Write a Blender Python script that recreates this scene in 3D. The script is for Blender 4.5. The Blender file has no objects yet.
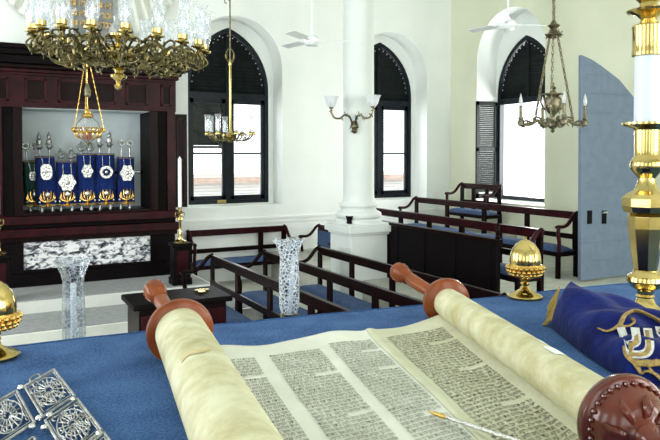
import bpy, bmesh, math, random
from mathutils import Vector, Matrix, noise
from mathutils.geometry import tessellate_polygon
random.seed(7)
PI = math.pi
D = bpy.data
COL = bpy.context.scene.collection
S, C_ = math.sin, math.cos

# ------------------------------------------------------------------ materials
def node_mat(name):
    m = D.materials.new(name); m.use_nodes = True
    nt = m.node_tree
    return m, nt, nt.nodes['Principled BSDF'], nt.nodes['Material Output']

def mat(name, col, rough=.5, metal=0, col2=None, nscale=5, bump=0, bscale=60, spec=.5, stretch=None, coat=0, detail=4, sheen=0):
    m, nt, b, out = node_mat(name)
    N, L = nt.nodes, nt.links
    b.inputs['Base Color'].default_value = (*col, 1)
    b.inputs['Roughness'].default_value = rough
    b.inputs['Metallic'].default_value = metal
    b.inputs['Specular IOR Level'].default_value = spec
    b.inputs['Coat Weight'].default_value = coat
    b.inputs['Coat Roughness'].default_value = .12
    b.inputs['Sheen Weight'].default_value = sheen
    tc = N.new('ShaderNodeTexCoord'); mp = N.new('ShaderNodeMapping')
    L.new(tc.outputs['Object'], mp.inputs['Vector'])
    if stretch: mp.inputs['Scale'].default_value = stretch
    if col2:
        n = N.new('ShaderNodeTexNoise'); n.inputs['Scale'].default_value = nscale; n.inputs['Detail'].default_value = detail
        L.new(mp.outputs['Vector'], n.inputs['Vector'])
        r = N.new('ShaderNodeValToRGB')
        r.color_ramp.elements[0].position = .35; r.color_ramp.elements[1].position = .65
        r.color_ramp.elements[0].color = (*col, 1); r.color_ramp.elements[1].color = (*col2, 1)
        L.new(n.outputs['Fac'], r.inputs['Fac']); L.new(r.outputs['Color'], b.inputs['Base Color'])
    if bump:
        n = N.new('ShaderNodeTexNoise'); n.inputs['Scale'].default_value = bscale; n.inputs['Detail'].default_value = 5
        L.new(mp.outputs['Vector'], n.inputs['Vector'])
        bp = N.new('ShaderNodeBump'); bp.inputs['Strength'].default_value = bump; bp.inputs['Distance'].default_value = .01
        L.new(n.outputs['Fac'], bp.inputs['Height']); L.new(bp.outputs['Normal'], b.inputs['Normal'])
    return m

def glass_mat(name, tint=(.95, .97, 1), frost=.12, pattern=0, pscale=60, base=.05, shine=.5):
    """thin glass: see-through sheet with a fresnel shine and, where cut or frosted, a white scattering layer"""
    m = D.materials.new(name); m.use_nodes = True
    nt = m.node_tree; N, L = nt.nodes, nt.links
    N.clear()
    out = N.new('ShaderNodeOutputMaterial')
    tr = N.new('ShaderNodeBsdfTransparent'); tr.inputs['Color'].default_value = (*tint, 1)
    gl = N.new('ShaderNodeBsdfGlossy'); gl.inputs['Roughness'].default_value = .06
    tl = N.new('ShaderNodeBsdfTranslucent'); df = N.new('ShaderNodeBsdfDiffuse')
    tl.inputs['Color'].default_value = (.92, .95, 1, 1); df.inputs['Color'].default_value = (.92, .95, 1, 1)
    ad = N.new('ShaderNodeMixShader'); ad.inputs[0].default_value = .5
    L.new(tl.outputs[0], ad.inputs[1]); L.new(df.outputs[0], ad.inputs[2])
    lw = N.new('ShaderNodeLayerWeight'); lw.inputs['Blend'].default_value = .35
    mm = N.new('ShaderNodeMath'); mm.operation = 'MULTIPLY_ADD'; mm.inputs[1].default_value = shine; mm.inputs[2].default_value = base
    L.new(lw.outputs['Facing'], mm.inputs[0])
    m1 = N.new('ShaderNodeMixShader'); L.new(mm.outputs[0], m1.inputs[0]); L.new(tr.outputs[0], m1.inputs[1]); L.new(gl.outputs[0], m1.inputs[2])
    m2 = N.new('ShaderNodeMixShader'); L.new(m1.outputs[0], m2.inputs[1]); L.new(ad.outputs[0], m2.inputs[2])
    m2.inputs[0].default_value = frost
    if pattern:
        tc = N.new('ShaderNodeTexCoord')
        v = N.new('ShaderNodeTexVoronoi'); v.inputs['Scale'].default_value = pscale; v.feature = 'DISTANCE_TO_EDGE'
        L.new(tc.outputs['Object'], v.inputs['Vector'])
        r = N.new('ShaderNodeValToRGB'); r.color_ramp.elements[0].position = .05; r.color_ramp.elements[1].position = .11
        r.color_ramp.elements[0].color = (pattern,) * 3 + (1,); r.color_ramp.elements[1].color = (frost,) * 3 + (1,)
        L.new(v.outputs['Distance'], r.inputs['Fac']); L.new(r.outputs['Color'], m2.inputs[0])
    L.new(m2.outputs[0], out.inputs['Surface'])
    return m

M = {}
M['wood'] = mat('dark_mahogany', (.005, .0018, .002), .33, 0, (.009, .0023, .0027), 6, .03, 40, .07, (1, 1, .2), 0)
M['wood_red'] = mat('red_mahogany', (.013, .0018, .0035), .32, 0, (.036, .0042, .0075), 5, .03, 40, .10, (1, .3, 1), 0)
M['wood_black'] = mat('black_stained_wood', (.0035, .0025, .0028), .5, 0, (.005, .0035, .004), 5, .03, 40, .05)
M['wall'] = mat('white_plaster', (.79, .835, .80), .9, 0, (.83, .865, .835), 1.6, .12, 25, .2)
M['wall_cream_shade'] = mat('cream_shaded_plaster', (.70, .72, .56), .9, 0, (.745, .76, .60), 1.3, .15, 25, .2)  # right wall plaster, its dimmer light put into a cream tint
M['column'] = mat('white_painted_column', (.66, .705, .69), .7, 0, (.70, .745, .725), 2, .1, 30, .3)
M['ark_in'] = mat('ark_lining', (.60, .69, .72), .8, 0, (.68, .75, .78), 3)
M['stone'] = mat('pale_marble_tread', (.70, .72, .68), .5, 0, (.78, .79, .75), 3, .05)
M['carpet'] = mat('grey_runner', (.25, .265, .27), .95, 0, (.31, .325, .33), 14, .3, 200)
M['floor'] = mat('sandy_floor', (.42, .44, .38), .9, 0, (.52, .53, .46), 6, .3, 120)
M['shutter'] = mat('black_green_louvre_paint', (.008, .011, .011), .45, 0, (.013, .017, .017), 8, 0, 60, .08)
M['frame'] = mat('slate_window_paint', (.007, .010, .015), .38, 0, (.012, .016, .023), 8, 0, 60, .15)
M['blind'] = mat('white_blind_slat', (.5, .48, .52), .6)
M['glass'] = glass_mat('window_pane_glass', (.97, .98, .98), .0, base=.02, shine=.12)
M['brass'] = mat('polished_brass', (.62, .48, .19), .15, 1, (.46, .34, .11), 9)
M['brass_old'] = mat('aged_brass', (.28, .23, .10), .27, 1, (.045, .04, .022), 26, .35, 90)
M['gold'] = mat('gilt_metal', (.80, .53, .16), .25, 1, (.58, .36, .09), 25, .2, 80)
M['bronze'] = mat('dark_bronze', (.10, .09, .065), .33, 1, (.26, .23, .15), 40, .4, 120)
M['silver'] = mat('tarnished_silver', (.62, .62, .60), .28, 1, (.30, .30, .29), 60, .4, 200)
M['silver_bright'] = mat('bright_silver', (.85, .85, .84), .22, 1, (.62, .62, .61), 90, .5, 160)
M['pewter'] = mat('dark_silver', (.30, .31, .31), .35, 1, (.5, .5, .5), 40, .4, 150)
M['candle'] = mat('white_wax', (.88, .90, .90), .45)
M['tube'] = mat('white_porcelain_tube', (.60, .66, .73), .35, 0, None, 5, 0, 0, .5)
M['shade'] = glass_mat('chandelier_shade_glass', (.93, .96, .98), .12, .34, 38, .06, .4)
M['shade_clear'] = glass_mat('clear_ribbed_glass', (.93, .96, 1), .16, 0, 1, .08, .7)
M['etched'] = glass_mat('etched_crystal', (.62, .67, .73), .01, .85, 105, .05, .5)
M['etched_fine'] = glass_mat('lightly_etched_glass', (.74, .78, .82), .01, .22, 90, .05, .45)
M['tulip'] = glass_mat('frosted_tulip_glass', (.9, .92, .93), .62, 0, 1, .05, .3)
M['flame'] = glass_mat('bulb_glass', (.95, .95, .9), .55)
M['cushion'] = mat('slate_blue_upholstery', (.038, .072, .16), .85, 0, (.052, .095, .20), 10, .2, 150, .3)
M['velvet'] = mat('royal_blue_velvet', (.0025, .007, .075), .8, 0, (.006, .015, .14), 14, .35, 45, .1, None, 0, 4, .08)
M['velvet_ark'] = mat('blue_mantle_velvet', (.004, .014, .085), .8, 0, (.007, .022, .13), 9, .3, 30, .1, None, 0, 4, .05)
M['velvet_dark'] = mat('deep_green_mantle_velvet', (.006, .03, .03), .8, 0, (.01, .05, .04), 9, .3, 30, .2)
M['thread'] = mat('gold_thread', (.52, .37, .12), .5, .35, (.32, .21, .06), 120, .8, 260)
M['thread_white'] = mat('white_silver_thread', (.82, .83, .84), .5, .1, (.65, .65, .6), 150, .6, 260)
M['fringe'] = mat('gold_fringe', (.60, .42, .10), .6, .2, (.42, .28, .05), 60, .6, 200, .5, (4, 4, .4))
M['roller'] = mat('reddish_turned_wood', (.15, .034, .008), .3, 0, (.25, .062, .014), 14, .03, 60, .2, (1, 1, 1), .12)
M['roller_dark'] = mat('carved_dark_red_wood', (.060, .011, .005), .2, 0, (.12, .022, .009), 12, .03, 60, .3, (1, 1, 1), .25)
M['parch'] = mat('parchment_sheet_pale', (.68, .70, .60), .75, 0, (.79, .80, .71), 7, .25, 30, .25)
M['parch_y'] = mat('parchment_sheet_yellowed', (.56, .56, .39), .75, 0, (.67, .67, .50), 7, .25, 30, .25)
M['ink'] = mat('iron_gall_ink', (.12, .11, .08), .8, spec=.1)
M['paperlabel'] = mat('repair_patch', (.80, .85, .82), .7)
M['plastic_white'] = mat('white_enamel', (.80, .84, .86), .35)
M['leaf_blue'] = mat('blue_grey_door_paint', (.155, .205, .28), .65, 0, (.18, .235, .315), 7, .25, 120, .15)
M['black'] = mat('black_iron', (.004, .004, .005), .6, spec=.1)
M['tablet'] = mat('grey_slate_tablet', (.17, .18, .18), .7, 0, (.24, .25, .25), 6)
M['drape'] = mat('white_canopy_cloth', (.72, .745, .68), .85, 0, (.78, .80, .74), 3)
M['red_glass'] = mat('ruby_glass', (.55, .05, .02), .1)
M['outside_wall'] = mat('outside_plaster', (.86, .84, .82), .9, 0, (.8, .76, .73), 3)
M['terracotta'] = mat('terracotta_tile', (.62, .42, .34), .9, 0, (.72, .54, .46), 6)
M['ground'] = mat('outside_paving', (.5, .5, .47), .9)

def marble_mat():
    m, nt, b, out = node_mat('veined_black_white_marble'); N, L = nt.nodes, nt.links
    tc = N.new('ShaderNodeTexCoord'); mp = N.new('ShaderNodeMapping'); mp.inputs['Scale'].default_value = (1, 1, 1.8)
    L.new(tc.outputs['Object'], mp.inputs['Vector'])
    n = N.new('ShaderNodeTexNoise'); n.inputs['Scale'].default_value = 9; n.inputs['Detail'].default_value = 9; n.inputs['Distortion'].default_value = .5; n.inputs['Roughness'].default_value = .62
    L.new(mp.outputs[0], n.inputs['Vector'])
    r = N.new('ShaderNodeValToRGB'); e = r.color_ramp.elements
    e[0].position = .40; e[0].color = (.02, .022, .03, 1); e[1].position = .53; e[1].color = (.85, .86, .88, 1)
    k = e.new(.45); k.color = (.22, .23, .27, 1)
    L.new(n.outputs['Fac'], r.inputs['Fac']); L.new(r.outputs['Color'], b.inputs['Base Color']); b.inputs['Roughness'].default_value = .25
    return m
M['marble'] = marble_mat()

def cloth_mat():
    m, nt, b, out = node_mat('blue_woven_tablecloth'); N, L = nt.nodes, nt.links
    tc = N.new('ShaderNodeTexCoord')
    n = N.new('ShaderNodeTexNoise'); n.inputs['Scale'].default_value = 260; n.inputs['Detail'].default_value = 3
    n2 = N.new('ShaderNodeTexNoise'); n2.inputs['Scale'].default_value = 9; n2.inputs['Detail'].default_value = 5
    for k in (n, n2): L.new(tc.outputs['Object'], k.inputs['Vector'])
    ad = N.new('ShaderNodeMath'); ad.operation = 'MULTIPLY_ADD'; ad.inputs[1].default_value = .6
    L.new(n.outputs['Fac'], ad.inputs[0])
    m3 = N.new('ShaderNodeMath'); m3.operation = 'MULTIPLY'; m3.inputs[1].default_value = .4
    L.new(n2.outputs['Fac'], m3.inputs[0]); L.new(m3.outputs[0], ad.inputs[2])
    r = N.new('ShaderNodeValToRGB'); e = r.color_ramp.elements
    e[0].position = .36; e[0].color = (.016, .055, .17, 1); e[1].position = .66; e[1].color = (.082, .18, .40, 1)
    L.new(ad.outputs[0], r.inputs['Fac']); L.new(r.outputs['Color'], b.inputs['Base Color'])
    b.inputs['Roughness'].default_value = .85; b.inputs['Sheen Weight'].default_value = .03; b.inputs['Specular IOR Level'].default_value = .08
    bp = N.new('ShaderNodeBump'); bp.inputs['Strength'].default_value = .5; bp.inputs['Distance'].default_value = .002
    L.new(n.outputs['Fac'], bp.inputs['Height']); L.new(bp.outputs['Normal'], b.inputs['Normal'])
    return m
M['cloth'] = cloth_mat()

def parch_roll_mat():
    m, nt, b, out = node_mat('rolled_parchment_back'); N, L = nt.nodes, nt.links
    tc = N.new('ShaderNodeTexCoord')
    n = N.new('ShaderNodeTexNoise'); n.inputs['Scale'].default_value = 16; n.inputs['Detail'].default_value = 8; n.inputs['Roughness'].default_value = .65
    L.new(tc.outputs['Object'], n.inputs['Vector'])
    r = N.new('ShaderNodeValToRGB'); e = r.color_ramp.elements
    e[0].position = .33; e[0].color = (.42, .38, .18, 1); e[1].position = .62; e[1].color = (.64, .63, .43, 1)
    L.new(n.outputs['Fac'], r.inputs['Fac']); L.new(r.outputs['Color'], b.inputs['Base Color']); b.inputs['Roughness'].default_value = .6
    n2 = N.new('ShaderNodeTexNoise'); n2.inputs['Scale'].default_value = 45; L.new(tc.outputs['Object'], n2.inputs['Vector'])
    bp = N.new('ShaderNodeBump'); bp.inputs['Strength'].default_value = .3; bp.inputs['Distance'].default_value = .003
    L.new(n2.outputs['Fac'], bp.inputs['Height']); L.new(bp.outputs['Normal'], b.inputs['Normal'])
    return m
M['roll'] = parch_roll_mat()
M['stain'] = mat('parchment_stain', (.52, .42, .19), .65, 0, (.62, .53, .30), 60)

# ------------------------------------------------------------------ mesh builder
class MB:
    def __init__(s): s.v, s.f = [], []
    def add(s, vs, fs, T=None):
        o = len(s.v)
        s.v += [tuple(T @ Vector(p)) if T else tuple(p) for p in vs]
        s.f += [tuple(i + o for i in f) for f in fs]
        return s
    def box(s, x0, x1, y0, y1, z0, z1, T=None):
        vs = [(x, y, z) for x in (x0, x1) for y in (y0, y1) for z in (z0, z1)]
        return s.add(vs, [(0, 1, 3, 2), (4, 6, 7, 5), (0, 4, 5, 1), (2, 3, 7, 6), (0, 2, 6, 4), (1, 5, 7, 3)], T)
    def lathe(s, prof, c=(0, 0, 0), n=24, T=None, cap=True, wob=None):
        vs, fs = [], []
        for k, (r, z) in enumerate(prof):
            for i in range(n):
                a = 2 * PI * i / n
                rr = r * (wob(a, k) if wob else 1)
                vs.append((c[0] + rr * C_(a), c[1] + rr * S(a), c[2] + z))
        for k in range(len(prof) - 1):
            for i in range(n):
                j = (i + 1) % n
                fs.append((k * n + i, k * n + j, (k + 1) * n + j, (k + 1) * n + i))
        if cap:
            if prof[0][0] > 1e-5: fs.append(tuple(range(n))[::-1])
            if prof[-1][0] > 1e-5: fs.append(tuple(range((len(prof) - 1) * n, len(prof) * n)))
        return s.add(vs, fs, T)
    def tube(s, path, r=.01, n=8, T=None, cap=True, flat=1):
        P = [Vector(p) for p in path]; m = len(P)
        rs = r if isinstance(r, (list, tuple)) else [r] * m
        vs, fs = [], []; up = None
        for k in range(m):
            t = (P[min(k + 1, m - 1)] - P[max(k - 1, 0)]).normalized()
            if up is None:
                up = t.orthogonal().normalized() if abs(t.z) > .95 else Vector((0, 0, 1))
            up = (up - t * up.dot(t))
            up = up.normalized() if up.length > 1e-6 else t.orthogonal().normalized()
            sd = t.cross(up)
            for i in range(n):
                a = 2 * PI * i / n
                vs.append(P[k] + (sd * C_(a) * flat + up * S(a)) * rs[k])
        for k in range(m - 1):
            for i in range(n):
                j = (i + 1) % n
                fs.append((k * n + i, k * n + j, (k + 1) * n + j, (k + 1) * n + i))
        if cap: fs += [tuple(range(n))[::-1], tuple(range((m - 1) * n, m * n))]
        return s.add(vs, fs, T)
    def ball(s, c, r, n=12, T=None, sz=1):
        k = max(4, n // 2)
        return s.lathe([(max(r * S(PI * i / k), 1e-6), -r * sz * C_(PI * i / k)) for i in range(k + 1)], c, n, T)
    def torus(s, c, R, r, n=28, m=8, T=None):
        vs, fs = [], []
        for i in range(n):
            a = 2 * PI * i / n
            for j in range(m):
                b = 2 * PI * j / m
                vs.append((c[0] + (R + r * C_(b)) * C_(a), c[1] + (R + r * C_(b)) * S(a), c[2] + r * S(b)))
        for i in range(n):
            for j in range(m):
                fs.append((i * m + j, ((i + 1) % n) * m + j, ((i + 1) % n) * m + (j + 1) % m, i * m + (j + 1) % m))
        return s.add(vs, fs, T)
    def prism(s, poly, a, b, ax=(0, 2), T=None):
        """poly in the plane of axes ax, extruded along the third axis from a to b"""
        o = 3 - ax[0] - ax[1]; n = len(poly); vs = []
        for d in (a, b):
            for p in poly:
                q = [0, 0, 0]; q[ax[0]] = p[0]; q[ax[1]] = p[1]; q[o] = d; vs.append(q)
        fs = [tuple(range(n)), tuple(range(n, 2 * n))[::-1]] + [(i, (i + 1) % n, n + (i + 1) % n, n + i)[::-1] for i in range(n)]
        return s.add(vs, fs, T)
    def grid(s, fn, nu, nv, T=None, closed=False):
        vs = [fn(i / nu, j / nv) for i in range(nu + 1) for j in range(nv + 1)]
        fs = [(i * (nv + 1) + j, (i + 1) * (nv + 1) + j, (i + 1) * (nv + 1) + j + 1, i * (nv + 1) + j + 1) for i in range(nu) for j in range(nv)]
        return s.add(vs, fs, T)
    def holed(s, outer, holes, fn):
        loops = [[Vector((p[0], p[1], 0)) for p in lp] for lp in [outer] + holes]
        pts = [p for lp in loops for p in lp]
        return s.add([fn(p.x, p.y) for p in pts], [tuple(t) for t in tessellate_polygon(loops)])
    def sweep(s, lp, fa, fb):
        n = len(lp)
        return s.add([fa(*p) for p in lp] + [fb(*p) for p in lp], [(i, (i + 1) % n, n + (i + 1) % n, n + i) for i in range(n)])
    def build(s, name, m, parent=None, bevel=0, smooth=35, loc=None, solid=0, sub=0):
        me = D.meshes.new(name); me.from_pydata(s.v, [], s.f); me.update()
        bm = bmesh.new(); bm.from_mesh(me)
        bmesh.ops.recalc_face_normals(bm, faces=bm.faces); bm.to_mesh(me); bm.free()
        me.materials.append(M[m] if isinstance(m, str) else m)
        if smooth:
            me.shade_smooth(); me.set_sharp_from_angle(angle=math.radians(smooth))
        o = D.objects.new(name, me); COL.objects.link(o)
        if parent: o.parent = parent
        if loc: o.location = loc
        if solid:
            md = o.modifiers.new('thick', 'SOLIDIFY'); md.thickness = solid
        if bevel:
            md = o.modifiers.new('bevel', 'BEVEL'); md.width = bevel; md.segments = 2; md.limit_method = 'ANGLE'; md.angle_limit = .6
        if sub:
            md = o.modifiers.new('sub', 'SUBSURF'); md.levels = md.render_levels = sub
        return o

def tag(o, label=None, cat=None, group=None, kind=None):
    if label: o['label'] = label
    if cat: o['category'] = cat
    if group: o['group'] = group
    if kind: o['kind'] = kind
    return o
def thing(name, label, cat, loc=(0, 0, 0), rz=0, group=None, kind=None):
    o = D.objects.new(name, None); COL.objects.link(o); o.location = loc; o.rotation_euler = (0, 0, rz); o.empty_display_size = .1
    return tag(o, label, cat, group, kind)
def copy_tree(o, parent=None):
    c = o.copy(); COL.objects.link(c)
    if parent: c.parent = parent
    for ch in list(o.children): copy_tree(ch, c)
    return c
def arc(cx, cy, r, a0, a1, n):
    return [(cx + r * C_(math.radians(a0 + (a1 - a0) * i / n)), cy + r * S(math.radians(a0 + (a1 - a0) * i / n))) for i in range(n + 1)]
def bez(p0, p1, p2, p3, n=10):
    P = [Vector(p) for p in (p0, p1, p2, p3)]; o = []
    for i in range(n + 1):
        t = i / n; u = 1 - t
        o.append(P[0] * u**3 + P[1] * 3 * u * u * t + P[2] * 3 * u * t * t + P[3] * t**3)
    return o
def spline(pts, n=8):
    P = [Vector(p) for p in pts]; P = [P[0] * 2 - P[1]] + P + [P[-1] * 2 - P[-2]]; o = []
    for k in range(1, len(P) - 2):
        a, b, c, d = P[k - 1:k + 3]
        for i in range(n):
            t = i / n
            o.append(.5 * ((2 * b) + (c - a) * t + (2 * a - 5 * b + 4 * c - d) * t * t + (3 * b - a - 3 * c + d) * t**3))
    o.append(P[-2]); return o

# ------------------------------------------------------------------ camera (room axes: X right along the ark wall, Y towards it, eye 2.4 m above the hall floor)
F = 663.0; YAW = math.radians(28.5); PITCH = math.radians(1.5); EYE = 2.4; HZ = 155
cam = D.cameras.new('camera'); cam.sensor_width = 36; cam.lens = F / 660 * 36; cam.clip_start = .02; cam.clip_end = 200
yh = 220 - F * math.tan(PITCH)
cam.shift_y = -(yh - HZ) / 660
co = D.objects.new('camera', cam); COL.objects.link(co)
co.location = (0, 0, EYE); co.rotation_euler = (PI / 2 - PITCH, 0, -YAW)
bpy.context.scene.camera = co
CY, SY = C_(YAW), S(YAW)
def dirn(px, py):
    # direction through a photo pixel (lens tilt and rise included)
    x = (px - 330) / F; y = -(py - 220) / F + cam.shift_y * 660 / F
    f = C_(PITCH) + y * S(PITCH); z = -S(PITCH) + y * C_(PITCH)
    return Vector((f * SY + x * CY, f * CY - x * SY, z))
def at(px, py, z):
    d = dirn(px, py); t = (z - EYE) / d.z
    return Vector((d.x * t, d.y * t, z))
def atY(px, py, Y):
    d = dirn(px, py); t = Y / d.y
    return Vector((d.x * t, Y, EYE + d.z * t))
def atX(px, py, X):
    d = dirn(px, py); t = X / d.x
    return Vector((X, d.y * t, EYE + d.z * t))

# ------------------------------------------------------------------ the hall
WY, WX, ZC = 12.0, 9.65, 7.6     # ark wall, right wall, ceiling
XL, YB = -5.0, -5.0
ND = .45; NR = .56
def pointed(c, hw, z0, zs, rise, n=12):
    k = (rise * rise - hw * hw) / (2 * hw); R = k + hw; a = math.asin(rise / R)
    r = [(c - k + R * C_(a * i / n), zs + R * S(a * i / n)) for i in range(n + 1)]
    l = [(2 * c - p[0], p[1]) for p in r[:-1]][::-1]
    return [(c - hw, z0), (c + hw, z0)] + r + l
def roundarch(c, hw, z0, zs, n=20, rise=None):
    rise = rise or hw
    return [(c - hw, z0), (c + hw, z0)] + [(c + hw * C_(PI * i / n), zs + rise * S(PI * i / n)) for i in range(n + 1)]

def wall(name, outer, niches, face, ND, material):
    """face(u, z, d): point on the wall, d metres behind its face"""
    mb = MB()
    mb.holed(outer, [n[0] for n in niches], lambda u, z: face(u, z, 0))
    for nich, win in niches:
        mb.sweep(nich, lambda u, z: face(u, z, 0), lambda u, z: face(u, z, ND))
        mb.holed(nich, [win], lambda u, z: face(u, z, ND))
        mb.sweep(win, lambda u, z: face(u, z, ND), lambda u, z: face(u, z, ND + .2))
    o = mb.build(name, material, smooth=20); o.data.materials.append(M['wall'])
    for p in o.data.polygons:
        c = p.center; dp = (c.x - WX) if name == 'wall_right' else (c.y - WY)
        if dp > .01: p.material_index = 1  # white reveals in the right wall carry the window light in their colour
    return tag(o, kind='structure')

W1, W2, W3, W3N = 4.49, 8.03, 10.25, 10.15
w1 = pointed(W1, .85, 1.44, 3.70, 1.20); w2 = pointed(W2, .85, 1.44, 3.70, 1.20); w3 = pointed(W3, .85, 1.44, 3.70, 1.20)
n1 = roundarch(W1, .95, 1.42, 4.10); n2 = roundarch(W2, .95, 1.42, 4.10); n3 = roundarch(W3N, .97, 1.42, 4.42)
wall('wall_front', [(XL, 0), (WX, 0), (WX, ZC), (XL, ZC)], [(n1, w1), (n2, w2)], lambda u, z, d: (u, WY + d, z), ND, 'wall')
wall('wall_right', [(YB, 0), (WY, 0), (WY, ZC), (YB, ZC)], [(n3, w3)], lambda u, z, d: (WX + d, u, z), NR, 'wall_cream_shade')

# unseen left and back walls; tall window openings added to light the hall
def plain_wall(name, outer, holes, face, m):
    mb = MB(); mb.holed(outer, holes, lambda u, z: face(u, z, 0))
    for h in holes: mb.sweep(h, lambda u, z: face(u, z, 0), lambda u, z: face(u, z, .4))
    return tag(mb.build(name, m, smooth=20), kind='structure')
lw = [roundarch(y, 1.0, 1.4, 4.2) for y in (-3, .6, 4.2, 8.6)]
bw = [roundarch(x, 1.0, 1.4, 4.2) for x in (-2.6, .8, 4.2, 7.6)]
plain_wall('wall_left', [(YB, 0), (WY, 0), (WY, ZC), (YB, ZC)], lw, lambda u, z, d: (XL - d, u, z), 'wall')
plain_wall('wall_back', [(XL, 0), (WX, 0), (WX, ZC), (XL, ZC)], bw, lambda u, z, d: (u, YB - d, z), 'wall')
tag(MB().box(XL - .5, WX + .7, YB - .5, WY + .7, -.2, 0).build('floor', 'floor', smooth=0), kind='structure')
tag(MB().box(XL - .5, WX + .7, YB - .5, WY + .7, ZC, ZC + .2).build('ceiling', 'wall', smooth=0), kind='structure')
# moulding under the windows of the ark wall
tag(MB().box(3.2, 9.6, WY - .03, WY, 1.15, 1.19).box(3.2, 9.6, WY - .015, WY, 1.07, 1.15).build('trim_1', 'wall', smooth=0), kind='structure')
# raised floor of the right hand seats
RP = .5
tag(MB().box(5.2, WX, 2.8, WY, 0, RP).build('floor_platform', 'floor', smooth=0), kind='structure')
# reader's platform
tag(MB().box(-1.8, 3.0, -2.6, 1.95, 0, .95).box(-1.84, 3.04, -2.64, 1.99, .95, 1.0).build('floor_reader_platform', 'stone', smooth=0), kind='structure')

# dark rug under the middle benches
tag(MB().box(2.47, 4.95, 4.4, 8.9, 0, .008).build('rug', mat('dark_green_rug', (.012, .03, .02), .95, 0, (.02, .045, .03), 30, .3, 200, .1), smooth=0), 'dark green rug under the three open-backed bench rows', 'rug')
# ark steps
st = thing('steps', None, None, (0, 0, 0), kind='structure')
MB().box(-.6, 3.35, 10.05, WY, .0, .355).build('tread', 'stone', st, smooth=0)
MB().box(-1.0, 4.0, 8.95, 10.05, 0, .18).build('tread', 'stone', st, smooth=0)
MB().box(-.56, 3.31, 10.10, 11.2, .355, .366).build('runner', 'carpet', st, smooth=0)
MB().box(-.96, 3.96, 9.02, 10.05, .18, .192).build('runner', 'carpet', st, smooth=0)

# ------------------------------------------------------------------ windows
def louvres(mb, outline, fn, z0, z1, step, ux0, ux1, tilt=.035, th=.008, inset=.05, d0=.0):
    """slats clipped to the outline"""
    z = z0
    while z < z1:
        xs = span(outline, z + step * .4)
        if xs and xs[1] - xs[0] > .06:
            a, b = max(xs[0] + inset, ux0), min(xs[1] - inset, ux1)
            if b - a > .03:
                vs = []
                for u in (a, b):
                    for (dd, zz) in ((d0, z + tilt), (d0 + .035, z), (d0 + .035, z - th), (d0, z + tilt - th)):
                        vs.append(fn(u, zz, dd))
                mb.add(vs, [(0, 1, 2, 3), (7, 6, 5, 4), (0, 4, 5, 1), (1, 5, 6, 2), (2, 6, 7, 3), (3, 7, 4, 0)])
        z += step
def span(poly, z):
    xs = []
    for i in range(len(poly)):
        a, b = poly[i], poly[(i + 1) % len(poly)]
        if (a[1] - z) * (b[1] - z) < 0: xs.append(a[0] + (b[0] - a[0]) * (z - a[1]) / (b[1] - a[1]))
    return (min(xs), max(xs)) if len(xs) >= 2 else None

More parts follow.
